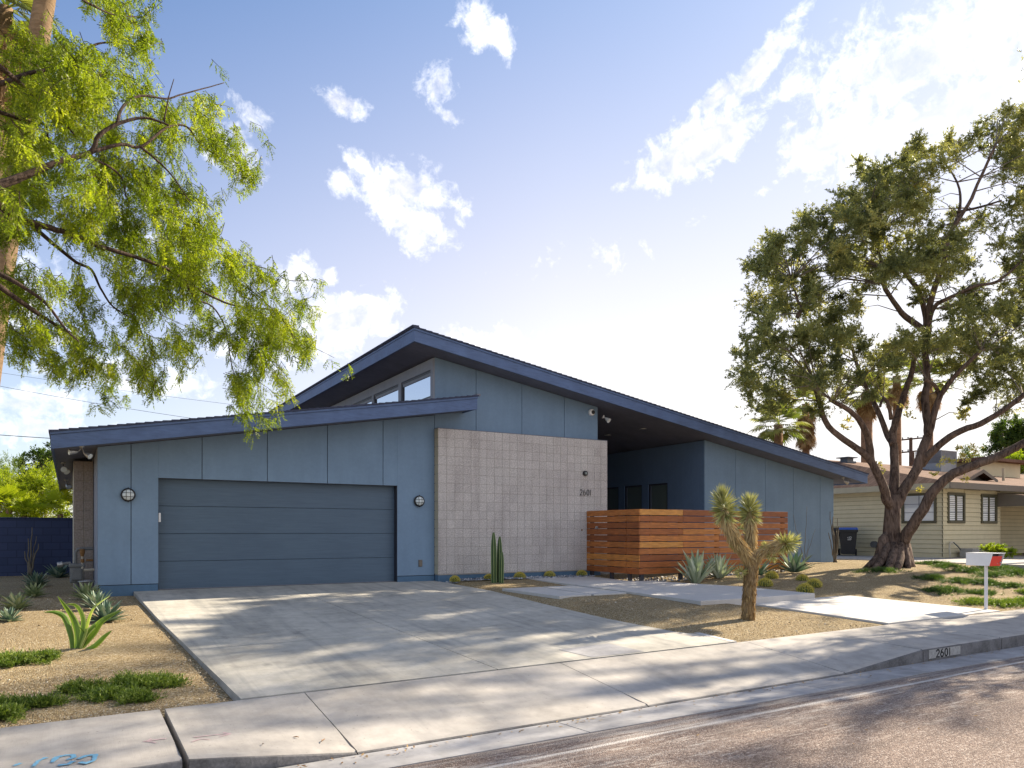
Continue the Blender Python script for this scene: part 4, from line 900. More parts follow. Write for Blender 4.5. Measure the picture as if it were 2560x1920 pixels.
agave(16.0, 13.0, 'dusky blue agave with spreading leaves at the right fence end', 'agave_blue', 30, .72, .13, (.25, 1.25), .05)
agave(14.7, 13.0, 'dusky agave half hidden behind the joshua tree trunk', 'agave_blue', 18, .62, .09, (.3, 1.1), .35)
def barrel(x, y, r, label, z=None, h=.8):
    r *= .78
    z = gz(x, y)-.01 if z is None else z; t = thing('barrel_cactus', (x, y, z), label, 'cactus', 'golden barrel cacti')
    n = 18; seg = 54; m = MB(); vs = []; rings = 9
    for i in range(rings+1):
        ph = R(-35)+(R(88)-R(-35))*i/rings
        for k in range(seg):
            a = 2*math.pi*k/seg; rr = r*math.cos(ph)*(1+.10*math.cos(a*n)*math.cos(ph)); vs.append((x+rr*math.cos(a), y+rr*math.sin(a), z+r*.42+r*h*math.sin(ph)))
    m.add(vs, [(i*seg+k, i*seg+(k+1)%seg, (i+1)*seg+(k+1)%seg, (i+1)*seg+k) for i in range(rings) for k in range(seg)]+[tuple(rings*seg+k for k in range(seg))])
    m.build('body', M['barrel'], t, smooth=True)
    P, D = [], []
    for k in range(n):
        a = 2*math.pi*k/n
        for ph in np.linspace(-.35, 1.45, 15):
            b = np.array([math.cos(ph)*math.cos(a)*r*1.09, math.cos(ph)*math.sin(a)*r*1.09, r*.42+r*h*math.sin(ph)]); nn = b/np.linalg.norm(b)
            for q in range(5): P.append(b+np.array([x, y, z])); D.append(nn+RNG.normal(0, .55, 3))
    P, D = np.array(P), np.array(D); quads('spines', leafquads(P, D, RNG.uniform(.25, .48, len(P))*r, .035*r+.002), RNG.uniform(0, 1, len(P)), M['spine'], t)
for i, (x, y, r, l) in enumerate(((7.40, 15.12, .115, 'first golden barrel cactus from the left at the block wall foot'), (8.28, 15.16, .12, 'golden barrel cactus partly behind the column cactus'), (9.13, 15.2, .14, 'golden barrel cactus at the block wall just right of the column cactus'),
    (10.05, 15.33, .135, 'golden barrel cactus midway between column cactus and fence'), (10.98, 15.3, .135, 'golden barrel cactus at the block wall right beside the gate'))):
    barrel(x, y, r, l, .0)
for x, y, r, l in ((14.4, 12.36, .155, 'farthest golden barrel cactus of the loose group, nearest the aloes'), (13.1, 11.42, .16, 'golden barrel cactus close to the joshua tree trunk'), (14.6, 11.65, .14, 'small golden barrel cactus at the rear right of the group'), (13.98, 10.85, .165, 'rightmost golden barrel cactus of the loose group'), (12.95, 10.27, .17, 'nearest golden barrel cactus at the corner of the raised path')):
    barrel(x, y, r, l)
# column cactus: three ribbed stems
CC = thing('column_cactus', (8.2, 14.62, -.03), 'clump of three ribbed green column cactus stems before the block wall', 'cactus')
def stem(x, y, r, h, lean, name='stem'):
    n = 6; seg = 60; rows = 26; vs, rib = [], []
    for i in range(rows+1):
        s = i/rows; prof = (.9+.1*min(1, s*5)) if s < .6 else (math.cos((s-.6)/.4*1.45)**.55)*.97+.03
        for k in range(seg):
            a = 2*math.pi*k/seg; c = math.cos(a*n)*.5+.5; rr = r*prof*(.66+.42*c**1.1); vs.append((x+rr*math.cos(a)+lean[0]*s*s, y+rr*math.sin(a)+lean[1]*s*s, -.06+h*s)); rib.append(c**3)
    fs = [(i*seg+k, i*seg+(k+1)%seg, (i+1)*seg+(k+1)%seg, (i+1)*seg+k) for i in range(rows) for k in range(seg)]+[tuple(rows*seg+k for k in range(seg))]
    m = MB(); m.add(vs, fs); o = m.build(name, M['cactus'], CC, smooth=True); a = o.data.attributes.new('rib', 'FLOAT', 'POINT'); a.data.foreach_set('value', rib)
stem(8.125, 14.64, .066, 1.15, (-.01, 0)); stem(8.285, 14.68, .062, 1.06, (.01, 0)); stem(8.25, 14.53, .058, .72, (.015, 0))
# ocotillos: bare whippy stems
def ocotillo(x, y, stems, label, z=None):
    z = gz(x, y)-.03 if z is None else z; m = MB()
    for tx, ty, h, r in stems:
        pts = [(x+random.uniform(-.05, .05), y+random.uniform(-.05, .05), z)]; k = 7
        for i in range(1, k+1):
            s = i/k; pts.append((x+tx*s**1.1+random.uniform(-.02, .02), y+ty*s+random.uniform(-.02, .02), z+h*s))
        m.tube(pts, [r*(1-.6*i/k) for i in range(k+1)], 6, wob=.3)
    tag(m.build('ocotillo', M['ocotillo'], org=(x, y, z), smooth=True), label, 'ocotillo', 'bare ocotillos')
ocotillo(-.9, 24.1, [(-.05, 0, 1.05, .03), (.05, 0, 1.35, .028), (.22, -.05, .9, .03), (-.12, .05, .7, .03), (.16, .05, 1.1, .024)], 'bare grey ocotillo against the navy wall', -.12)
ocotillo(20.5, 15.15, [(-.12, 0, 1.3, .03), (.05, .1, 1.45, .03), (-.3, .0, .95, .025), (.14, -.05, 1.15, .028), (.02, -.1, .85, .03), (-.18, .05, 1.6, .022), (.2, .05, 1.4, .022), (.1, 0, 1.0, .03)], 'dense clump of bare stems at the right end of the blue house')
ocotillo(18.4, 14.6, [(-.5, 0, 1.5, .010), (-.25, .1, 1.1, .010), (.1, 0, 1.75, .010), (.45, 0, 1.1, .008), (.3, .1, .8, .008)], 'sparse ocotillo with hair-thin stems before the right blue wall')
# creeping ground cover
def creeper(spots, label, mat='creeper', dens=1.0, z=None):
    V, T = [], []; cx, cy = spots[0][0], spots[0][1]
    for x, y, rx_, ry_, h in spots:
        if x > 13: rx_, ry_, h = rx_*1.35, ry_*1.1, h*.75
        h *= .6; ns = int(22+44*rx_*ry_*dens); K = 26; n = ns*K
        sa = RNG.uniform(0, 6.283, ns); sL = RNG.uniform(.35, 1.12, ns)*(1+.25*np.sin(3*sa+x*5)); ss = np.sort(RNG.uniform(.02, 1, (ns, K)), 1); bend = RNG.normal(0, .5, ns)
        a = (sa[:, None]+bend[:, None]*ss**1.5).reshape(-1); rr = (ss*sL[:, None]).reshape(-1)
        px = x+np.cos(a)*rr*rx_+RNG.normal(0, .012, n); py = y+np.sin(a)*rr*ry_+RNG.normal(0, .012, n)
        hl = (RNG.uniform(.15, 1, ns)[:, None]*np.ones((1, K))).reshape(-1); rr = np.minimum(rr, 1)
        pz = np.array([gz(u, v) for u, v in zip(px, py)])+.7*h*(1-rr**1.3)*hl
        P0 = np.stack([px, py, pz], 1); dr = nrm(np.stack([np.cos(a), np.sin(a), RNG.uniform(.1, 1.3, n)], 1)+RNG.normal(0, .4, (n, 3))); ln = RNG.uniform(.05, .12, n)
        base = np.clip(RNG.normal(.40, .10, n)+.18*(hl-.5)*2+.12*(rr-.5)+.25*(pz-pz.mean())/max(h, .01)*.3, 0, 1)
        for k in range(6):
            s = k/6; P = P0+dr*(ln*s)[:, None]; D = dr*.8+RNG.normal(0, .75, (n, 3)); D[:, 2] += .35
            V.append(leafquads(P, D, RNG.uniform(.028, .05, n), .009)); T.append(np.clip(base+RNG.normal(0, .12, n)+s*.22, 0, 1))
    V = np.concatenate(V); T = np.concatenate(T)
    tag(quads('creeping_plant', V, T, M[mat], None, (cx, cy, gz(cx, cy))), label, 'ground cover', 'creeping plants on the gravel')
creeper([(.48, 8.32, .46, .34, .12), (.78, 8.22, .22, .16, .07), (.30, 7.95, .30, .12, .08), (.55, 7.75, .15, .13, .06), (.12, 8.3, .22, .14, .07)], 'largest low green creeping plant, nearest the pavement on the left')
creeper([(-.55, 9.85, .34, .34, .17), (-.25, 9.95, .18, .16, .1)], 'bright creeping plant at the left frame edge beside the big agave')
creeper([(-.55, 7.95, .28, .16, .1), (-.25, 7.93, .28, .07, .05), (-.5, 7.62, .16, .16, .12)], 'thin trailing creeper at the left frame edge by the pavement')
creeper([(17.95, 11.9, .55, .38, .2)], 'dark low creeper right before the big tree trunk', 'creeper_dark')
creeper([(21.5, 12.7, .7, .3, .16), (20.9, 11.9, .6, .35, .2), (20.3, 11.0, .55, .35, .2), (19.9, 10.2, .55, .35, .2)], 'long dark creeper strip behind the mailbox, farther one', 'creeper_dark', .8)
creeper([(17.75, 10.5, .45, .3, .22), (17.9, 9.9, .5, .3, .14), (18.0, 9.45, .45, .35, .26), (18.2, 9.0, .35, .2, .12)], 'long dark creeper strip behind the mailbox, nearer one', 'creeper_dark', .9)
creeper([(15.95, 9.0, .42, .35, .24), (16.3, 8.6, .4, .22, .12), (15.75, 9.25, .25, .15, .06)], 'bushy creeper patch directly left of the mailbox post', 'creeper_dark')
creeper([(15.0, 7.95, .5, .25, .16), (15.4, 7.62, .5, .22, .12), (16.0, 7.6, .5, .25, .12)], 'sunlit yellow-green creeper behind the mailbox post base', 'creeper')
creeper([(21.8, 11.1, .7, .55, .3), (21.2, 10.3, .7, .5, .25)], 'deep green creeper mass right of the mailbox', 'creeper_dark', .8)
creeper([(17.6, 8.3, .25, .15, .08)], 'small creeper tuft at the right frame edge')
# ---------------------------------------------------------------- leaf clouds
def sprigs(centres, radii, ntw, nl, L, W, up=.25, spread=.75, grav=0, tint=.45, tvar=.16):
    V, T = [], []
    for c, r in zip(centres, radii):
        c = np.array(c); n = max(3, int(ntw*RNG.uniform(.75, 1.25)))
        d = nrm(RNG.normal(0, 1, (n, 3))+np.array([0, 0, up])); l = r*RNG.uniform(.55, 1.25, n); ct = tint+RNG.normal(0, tvar)
        s = RNG.uniform(.12, 1, (n, nl)); P = c+d[:, None, :]*(s*l[:, None])[:, :, None]; P[..., 2] -= grav*s**2*l[:, None]
        D = d[:, None, :]*(1-spread)+RNG.normal(0, .6, (n, nl, 3))*spread+np.array([0, 0, up*.5-grav])
        P = P.reshape(-1, 3); D = D.reshape(-1, 3); k = len(P)
        V.append(leafquads(P, D, RNG.uniform(.7, 1.2, k)*L, RNG.uniform(.75, 1.15, k)*W)); T.append(np.clip(ct+RNG.normal(0, .13, k), 0, 1))
    return np.concatenate(V), np.concatenate(T)
def inball(c, r, n, shell=.5):
    d = nrm(RNG.normal(0, 1, (n, 3))); return np.array(c)+d*np.array(r)*(RNG.uniform(0, 1, n)**shell)[:, None]
def shrub(name, base, balls, nclump, ntw, nl, L, W, mat, label, cat, grp=None, up=.4, cr=.35, bark='bark_grey', part='foliage', tint=.45, trunk=None):
    t = thing(name, base, label, cat, grp)
    tot = sum(b[1][0]*b[1][2] for b in balls); C = np.concatenate([inball(b[0], b[1], max(2, int(nclump*b[1][0]*b[1][2]/tot)), .4) for b in balls])
    if name == 'street_tree': C = C[[np.linalg.norm(np.cross(c-np.array((9.3, 8.4, .9)), np.array((.8348, .0804, .5446)))) > .9 for c in C]]
    V, T = sprigs(C, RNG.uniform(.7, 1.2, len(C))*cr, ntw, nl, L, W, up, tint=tint); quads(part, V, T, M[mat], t)
    m = MB()
    if trunk: m.tube([Vector(base), Vector(base)+(Vector(balls[0][0])-Vector(base))*.5+Vector((.2, .1, 0)), Vector(balls[0][0])], [trunk, trunk*.8, trunk*.5], 10, wob=.15)
    for c in C[::max(1, len(C)//26)]:
        b = Vector(base) if not trunk else Vector(base)+(Vector(balls[0][0])-Vector(base))*random.uniform(.5, 1)
        c = Vector(c); m.tube([b, b+(c-b)*.5+Vector((0, 0, .15*(c-b).length)), c], [.03*(trunk or .06)/.06, .02*(trunk or .06)/.06, .006], 5)
    m.build('trunk' if trunk else 'stems', M[bark], t, smooth=True); return t
# ---------------------------------------------------------------- joshua tree
JT = thing('joshua_tree', (9.26, 8.41, -.285), 'joshua tree with shaggy trunk and three spiky heads in the middle gravel', 'joshua tree')
def j5(a, b, dt=0): return vp(1400+a*.30137, 1120+b*.30137, 11.95+dt)
limbs = [([(1560, 1440), (1562, 1330), (1572, 1180), (1582, 1060), (1592, 950), (1585, 870)], [.105, .094, .098, .10, .098, .085], 0, 0),
    ([(1585, 950), (1535, 860), (1450, 745), (1385, 620), (1362, 500)], [.085, .075, .07, .062, .04], 0, -.25),
    ([(1585, 890), (1578, 800), (1580, 710), (1575, 610), (1573, 520)], [.08, .07, .062, .055, .04], 0, .25),
    ([(1595, 950), (1650, 875), (1740, 815), (1830, 795), (1890, 790)], [.075, .07, .062, .05, .035], 0, -.1)]
m = MB(); P, D, Tn, Ls = [], [], [], []
for pts, rad, d0, d1 in limbs:
    W3 = [j5(a, b, d0+(d1-d0)*i/(len(pts)-1)) for i, (a, b) in enumerate(pts)]; m.tube(W3, rad, 12, wob=.12)
    main = len(pts) == 6
    for i in range(len(W3)-1):
        a, b = W3[i], W3[i+1]; ax = (b-a).normalized(); k = int((b-a).length*(950 if main else 1500))
        for _ in range(k):
            s = random.random(); an = random.uniform(0, 6.283); u = ax.orthogonal().normalized(); v = ax.cross(u); o = u*math.cos(an)+v*math.sin(an)
            P.append(a+(b-a)*s+o*(rad[i]+(rad[i+1]-rad[i])*s)*.95)
            young = (i+s)/(len(W3)-1)
            if main: D.append(-ax*1.0+o*random.uniform(.12, .4)+Vector((0, 0, -.1))); Ls.append(random.uniform(.05, .12)); Tn.append(random.uniform(0, .55))
            else: D.append(-ax*.9+o*random.uniform(.25, .75)+Vector((0, 0, -.5))); Ls.append(random.uniform(.10, .2)*(.6+.6*young)); Tn.append(random.uniform(.35, .75)+.3*young)
m.build('trunk', M['joshua_bark'], JT, smooth=True)
quads('thatch', leafquads(np.array(P), np.array(D), np.array(Ls), RNG.uniform(.008, .016, len(P))), np.clip(Tn, 0, 1), M['thatch'], JT)
def head(base, tip, L, n, wid=.017, name='leaf_head'):
    base, tip = np.array(base), np.array(tip); ax = nrm(tip-base); P, D, T, LL = [], [], [], []
    for i in range(n):
        s = RNG.uniform(0, 1); o = nrm(np.cross(ax, RNG.normal(0, 1, 3))); f = s**1.2
        ang = R(128)*(1-f)+R(14)*f+RNG.normal(0, .12)
        P.append(base+(tip-base)*s+o*.03*(1-f)); D.append(ax*math.cos(ang)+o*math.sin(ang)); LL.append(L*RNG.uniform(.8, 1.1)*(.8+.2*f)); T.append(np.clip((.08 if RNG.uniform() < .1 else .35)+.25*f+RNG.normal(0, .16)+(.35 if s < .15 else 0), 0, 1))
    quads(name, leafquads(np.array(P), np.array(D), np.array(LL), wid), T, M['yucca'], JT)
head(j5(1375, 580, -.22), j5(1350, 420, -.25), .265, 430, .021); head(j5(1575, 590, .22), j5(1573, 470, .25), .25, 400, .021); head(j5(1845, 795, -.1), j5(1910, 785, -.1), .225, 320, .019)
for a, b, a2, b2, L, n in ((1460, 815, 1440, 800, .12, 110), (1505, 1045, 1492, 1030, .13, 120), (1745, 880, 1765, 910, .11, 110), (1700, 820, 1700, 800, .09, 60), (1500, 690, 1490, 670, .10, 80)): head(j5(a, b, -.08), j5(a2, b2, -.1), L, n, .013, 'sprout')
# ---------------------------------------------------------------- palms
def palm(base, crown, r0, r1, nf, L, label, grp=None, skirt=0, bark='palm_bark_far', trunkpts=None, seg=26, mat='frond'):
    t = thing('fan_palm', base, label, 'palm', grp); b, c = Vector(base), Vector(crown)
    pts = trunkpts or [b, b+(c-b)*.5+Vector((.05, 0, 0)), c]; k = len(pts)
    MB().tube(pts, [r0+(r1-r0)*i/(k-1) for i in range(k)], 14, wob=.08).build('trunk', M[bark], t, smooth=True)
    def fronds(n, e0, e1, mat_, name, Lf, org):
        V, T = [], []
        for i in range(n):
            az = i*2.39996+RNG.uniform(-.3, .3); e = R(e0+(e1-e0)*(i/max(1, n-1)))+RNG.uniform(-.12, .12)
            d = np.array([math.cos(az)*math.cos(e), math.sin(az)*math.cos(e), math.sin(e)]); s_ = np.array([-math.sin(az), math.cos(az), 0]); u = np.cross(s_, d)
            o = np.array(org); pe = o+d*Lf*.5; tt = RNG.uniform(.25, .75)
            V.append([o-s_*.02, o+s_*.02, pe+s_*.015, pe-s_*.015]); T.append(tt)
            for j in range(seg):
                f = -1+2*(j+.5)/seg; an = f*R(115); ll = Lf*.58*(1-.25*abs(f))*RNG.uniform(.9, 1.08)
                dd = nrm(d*math.cos(an)+s_*math.sin(an)-u*.10*abs(f)); md = pe+dd*ll*.55; tip = pe+dd*ll*.9+np.array([0, 0, -.28*ll*RNG.uniform(.3, 1)]); w = nrm(np.cross(dd, u))*ll*.045
                V.append([pe, md-w, tip, md+w]); T.append(np.clip(tt+RNG.normal(0, .12), 0, 1))
        quads(name, np.array(V), T, M[mat_], t)
    fronds(nf, 75, -35, mat, 'fronds', L, crown)
    if skirt:
        for q in range(skirt): fronds(12, -55, -80, 'dead', 'dead_fronds', L*.85, tuple(c-(c-b).normalized()*(.25+.45*q)))
    return t
cp = vp(1946, 1062, 40); palm((cp.x, cp.y, -.1), cp, .24, .22, 30, 1.75, 'short fan palm whose crown rises behind the right blue roof', 'palms behind the houses')
cp = vp(2014, 1010, 43); palm((cp.x, cp.y, -.1), cp, .2, .2, 14, 1.3, 'palm with a thick straw skirt just right of the short fan palm', 'palms behind the houses', 4)
cp = vp(2166, 985, 45); palm((cp.x, cp.y, -.1), cp, .36, .30, 26, 1.7, 'stout reddish palm trunk behind the left limbs of the big tree', 'palms behind the houses', 1)
cp = vp(2242, 940, 50); palm((cp.x, cp.y, -.1), cp, .28, .24, 22, 1.8, 'thin palm behind the middle limb of the big tree', 'palms behind the houses', 2)
cp = vp(2322, 948, 46); palm((cp.x, cp.y, -.1), cp, .26, .22, 24, 1.6, 'palm with orange dead fronds behind the right limbs of the big tree', 'palms behind the houses', 2)
tp = [vp(-95, 1500, 13.2), vp(-40, 1000, 13.2), vp(8, 650, 13.2), vp(52, 350, 13.2), vp(88, 150, 13.2), vp(125, -80, 13.2), vp(150, -330, 13.2)]
palm(tuple(Vector((tp[0].x, tp[0].y, gz(tp[0].x, tp[0].y)-.05))), tp[-1], .22, .15, 26, 1.3, 'tall leaning palm trunk at the upper left corner', 'tall palms at the left edge', 0, 'palm_bark', [Vector((tp[0].x-.05, tp[0].y, -.5))]+tp)
cp = vp(15, 20, 15.5); tb = vp(-55, 1500, 15.5); palm((tb.x, tb.y, -.3), cp, .16, .13, 28, 1.0, 'skirted palm with grey dead thatch at the upper left frame edge', 'tall palms at the left edge', 4, 'palm_bark')
# ---------------------------------------------------------------- plants behind the navy wall and beyond the houses
def S(px, py, t): return tuple(vp(px, py, t))
b = vp(60, 1330, 27); shrub('lime_shrub', (b.x, b.y, -.1), [(S(40, 1235, 27), (1.5, 1.2, .9)), (S(125, 1225, 27.5), (.9, 1, .85)), (S(90, 1290, 26.5), (1.2, 1, .6))], 150, 15, 22, .10, .022, 'lime', 'big sunlit lime green shrub above the navy wall', 'shrub', up=.5, cr=.42, tint=.55)
b = vp(-40, 1330, 30); shrub('feathery_shrub', (b.x, b.y, -.1), [(S(-5, 1210, 30), (.9, .9, 1.0)), (S(10, 1180, 30), (.6, .6, .5))], 60, 12, 18, .09, .016, 'bush', 'dull feathery shrub at the frame edge left of the lime shrub', 'shrub', up=.6, cr=.45, tint=.7)
b = vp(100, 1330, 34); shrub('dark_tree', (b.x, b.y, -.1), [(S(105, 1165, 34), (1.1, 1, .6)), (S(125, 1140, 34), (.7, .7, .45)), (S(80, 1195, 34), (.8, .8, .5))], 60, 9, 13, .13, .045, 'bush', 'small dark leafy tree rising behind the lime shrub', 'tree', up=.6, cr=.4, tint=.22, trunk=.08)
for px, py, L, l in ((22, 1268, 1.0, 'small fan palm above the navy wall at the left frame edge'), (150, 1285, 1.15, 'small fan palm beside the block pier above the navy wall'), (60, 1290, .8, 'low fan palm between the two others above the navy wall')):
    c = vp(px, py, 25.9); palm((c.x, c.y, -.1), c, .1, .09, 16, L, l, 'small palms behind the navy wall', mat='lime', seg=22)
b = vp(2500, 1300, 52); shrub('far_tree', (b.x, b.y, 0), [(S(2515, 1105, 52), (1.3, 1.3, 1.2)), (S(2545, 1080, 52), (1.3, 1.2, 1.1)), (S(2560, 1120, 52), (1.2, 1.2, 1))], 90, 14, 20, .16, .06, 'bush', 'dark rounded tree beyond the neighbour roof at the right edge', 'tree', up=.3, cr=.55, tint=.25, trunk=.12)
b = vp(2535, 1300, 46); shrub('far_shrub', (b.x, b.y, 0), [(S(2535, 1170, 46), (1.0, 1, .55)), (S(2562, 1160, 46), (.9, .9, .7))], 50, 12, 18, .14, .04, 'lime', 'bright green shrub beyond the neighbour roof at the right edge', 'shrub', up=.7, cr=.45, tint=.25)
b = vp(2435, 1165, 40); shrub('roof_shrub', (b.x, b.y, 3), [(S(2428, 1148, 40), (.35, .4, .35)), (S(2418, 1140, 40), (.3, .3, .5))], 14, 9, 12, .10, .03, 'bush', 'thin leafy tree top showing just above the roof ridge', 'tree', up=.8, cr=.3, tint=.55, trunk=.05)
b = vp(2495, 1396, 26); shrub('leafy_shrub', (b.x, b.y, .18), [(S(2495, 1380, 26), (.42, .4, .14)), (S(2475, 1370, 26), (.25, .3, .1)), (S(2520, 1385, 26), (.3, .3, .1))], 42, 9, 12, .07, .028, 'lime', 'low yellow-green shrub before the cream house porch', 'shrub', up=.6, cr=.17, tint=.3)
# ---------------------------------------------------------------- the big tree on the right
OT = thing('olive_tree', (19.65, 12.85, .15), 'big multi-limbed olive tree with dark bark on the right gravel', 'tree')
t0 = 21.0
def o8(a, b, dt=0): return vp(1800+a*.34358, 780+b*.34358, t0+dt)
def o7(a, b, dt=0): return vp(1840+a*.3255, 260+b*.3255, t0+dt)
LIMB = []
def limb(f, pts, r0, r1, d0=0, d1=0, seg=12):
    P = [f(a, b, d0+(d1-d0)*i/(len(pts)-1)) for i, (a, b) in enumerate(pts)]
    Q = []; n = len(P)                                # smooth the run of the limb
    for i in range(n-1):
        a = P[max(i-1, 0)]; b_ = P[i]; c = P[i+1]; d = P[min(i+2, n-1)]
        for s in (0, .25, .5, .75): Q.append(.5*((2*b_)+(c-a)*s+(2*a-5*b_+4*c-d)*s*s+(3*b_-a-3*c+d)*s**3))
    Q.append(P[-1]); k = len(Q)
    Q = [Q[0]]+[q+Vector((random.gauss(0, 1), random.gauss(0, 1), random.gauss(0, 1)))*r1*.12 for q in Q[1:]]
    TR.tube(Q, [r0+(r1-r0)*(i/(k-1))**.8 for i in range(k)], seg, wob=.10); LIMB.extend((q, r1) for q in Q[2:])
TR = MB()
TR.tube([o8(1235, 1890), o8(1238, 1840), o8(1240, 1760), o8(1250, 1640), o8(1252, 1520), o8(1258, 1400), o8(1262, 1330)], [.60, .44, .30, .235, .205, .20, .15], 16, wob=.12)
TR.tube([o8(1335, 1880, -.15), o8(1335, 1800, -.15), o8(1330, 1700, -.15), o8(1345, 1620, -.15)], [.34, .22, .175, .155], 14, wob=.15)
TR.tube([o8(1170, 1870, -.1), o8(1185, 1780, -.1), o8(1190, 1700, -.1), o8(1195, 1650, -.1), o8(1215, 1600, 0)], [.34, .22, .17, .14, .06], 12, wob=.15)
for a, b, dt, r in ((1040, 1862, -.3, .10), (1105, 1880, -.8, .11), (1290, 1905, -1.0, .12), (1380, 1900, -.7, .10), (1415, 1880, -.2, .10), (1150, 1845, .5, .1), (1340, 1845, .6, .1), (1215, 1900, -1.0, .12)):
    e = o8(a, b, dt); e.z = gz(e.x, e.y)-.04; s = o8(1200+(a-1040)*.42, 1690, dt*.25); mdl = s+(e-s)*.55; mdl.z = e.z+(s.z-e.z)*.24
    TR.tube([s, s+(mdl-s)*.55-Vector((0, 0, .08)), mdl, e], [r*1.0, r*1.15, r*1.0, r*.35], 10, wob=.15)
limb(o8, [(1262, 1440), (1215, 1370), (1180, 1250), (1085, 1065), (950, 960), (790, 835), (720, 650), (690, 520)], .145, .055, 0, -1.0)
limb(o8, [(1095, 1075), (1085, 940), (1050, 850), (990, 760), (900, 690), (800, 640)], .11, .05, -.4, -1.4, 10)
limb(o8, [(1255, 1420), (1270, 1260), (1268, 1080), (1255, 900), (1290, 760), (1340, 600), (1390, 450), (1420, 250)], .145, .065, .1, .9)
limb(o8, [(1262, 960), (1220, 900), (1150, 720), (1080, 580), (1000, 400), (960, 250)], .10, .04, .3, 1.6, 10)
limb(o8, [(1245, 780), (1230, 690), (1190, 630), (1165, 690)], .06, .035, .4, 0, 8)
limb(o8, [(1270, 1430), (1330, 1310), (1420, 1170), (1475, 1000), (1515, 860), (1490, 650), (1505, 500), (1495, 300), (1500, 60)], .16, .075, 0, .3)
limb(o8, [(1500, 930), (1535, 840), (1590, 640), (1680, 500), (1765, 410), (1900, 280)], .11, .045, .2, -1.1, 10)
limb(o8, [(1600, 610), (1560, 530), (1490, 490)], .07, .035, -.2, -.8, 8)
limb(o8, [(1465, 1110), (1560, 1000), (1710, 885), (1900, 810), (2100, 690), (2290, 540)], .12, .06, .2, -1.6, 10)
limb(o8, [(1330, 1680), (1375, 1590), (1455, 1470), (1560, 1290), (1700, 1175), (1900, 1100), (2050, 1040), (2250, 930), (2450, 800)], .165, .085, -.15, -2.0)
limb(o7, [(1480, 1760), (1310, 1640), (1240, 1560), (1130, 1380), (1135, 1260), (1000, 900)], .10, .035, .3, -.6, 9)
limb(o7, [(1466, 1790), (1460, 1640), (1405, 1440), (1300, 1300), (1150, 1050), (1050, 700), (1000, 500)], .10, .03, .3, 1.0, 9)
limb(o7, [(1470, 1790), (1470, 1640), (1530, 1400), (1600, 1215), (1640, 1000), (1780, 780), (1880, 560), (2000, 300)], .11, .03, .3, -.4, 9)
limb(o7, [(1476, 1780), (1490, 1640), (1540, 1540), (1650, 1485), (1830, 1400), (2010, 1360), (2200, 1200)], .08, .03, .2, -1.3, 9)
limb(o7, [(1640, 1000), (1720, 800), (1700, 600), (1560, 400)], .05, .02, 0, 1.0, 7)
limb(o7, [(1700, 830), (1880, 790), (2040, 740)], .045, .02, 0, -1.0, 7)
limb(o7, [(470, 1640), (500, 1560), (470, 1500), (430, 1350)], .06, .02, -1.0, -1.0, 7)
TR.build('trunk', M['bark'], OT, smooth=True)
ob = [(1650,585,38,45),(1690,560,60,60),(1660,660,45,50),(1720,640,60,60),(1780,560,60,60),(1765,500,45,38),(1840,520,70,70),(1850,450,48,40),(1882,420,40,45),(1868,350,20,24),(1925,395,55,45),(1930,470,70,60),(1985,420,50,45),(1985,300,22,26),(2000,345,40,30),(1940,335,20,22),
 (2060,330,38,30),(2130,285,40,40),(2190,265,40,36),(2235,320,60,60),(2190,350,50,40),(2240,430,60,60),(2050,500,60,45),(1985,530,60,50),(2150,470,36,30),(1880,600,65,42),(1960,590,60,42),(2040,575,60,36),(1800,650,60,55),(1700,720,60,50),(1640,740,40,38),(1622,800,34,38),(1680,810,60,46),(1760,755,60,46),(1830,740,55,36),
 (1740,835,60,36),(1662,865,46,30),(1820,825,60,34),(1890,785,55,34),(1960,765,60,36),(1905,845,42,26),(2000,740,50,36),(2060,755,60,46),(2085,690,50,36),(2140,640,60,46),(2190,560,50,46),(2150,720,60,46),(2200,670,50,46),(2120,785,60,36),(2190,785,50,46),(2235,735,50,60),(2110,845,36,24),(2180,850,40,36),(2092,890,16,22),(2240,550,50,60),(2245,640,50,60),(1985,640,30,18),(1600,770,18,10),(1740,880,30,16),(2260,830,40,60)]
C, Rr = [], []
for cx, cy, rx_, ry_ in ob:
    n = max(1, round(rx_*ry_/212))
    for _ in range(n):
        a = random.uniform(0, 6.283); q = random.random()**.5; dt = max(-2.6, min(2.6, random.gauss(0, 1.5)))*(.35 if min(rx_, ry_) < 25 else 1)
        dt += max(0, (cx-1980)/260)*1.3
        C.append(tuple(vp((cx+math.cos(a)*q*rx_)*1.1573, (cy+math.sin(a)*q*ry_)*1.1573, t0+dt))); Rr.append(random.uniform(.26, .5)*(.7 if min(rx_, ry_) < 28 else 1))
TF = []
for a, b, r in ((1150, 1120, .16), (1195, 1170, .2), (1465, 1310, .22), (1560, 1195, .14), (1690, 1090, .12), (1760, 1060, .2), (1740, 1000, .16), (1780, 1225, .16), (1830, 1060, .3), (1860, 1000, .26), (1610, 1090, .18), (1380, 770, .3), (1340, 700, .3), (900, 850, .2), (930, 800, .22)):
    TF.append((tuple(o8(a, b, -.3)), r*.8))
SUNV = Vector((math.sin(R(84.5))*math.cos(R(33)), math.cos(R(84.5))*math.cos(R(33)), math.sin(R(33)))); JC = Vector((9.3, 8.4, .9))
gap = lambda p: (Vector(p)-JC).cross(SUNV).length > .62          # an opening in the crown: the joshua tree stands in full sun
Rr = [r for c, r in zip(C, Rr) if gap(c)]; C = [c for c in C if gap(c)]
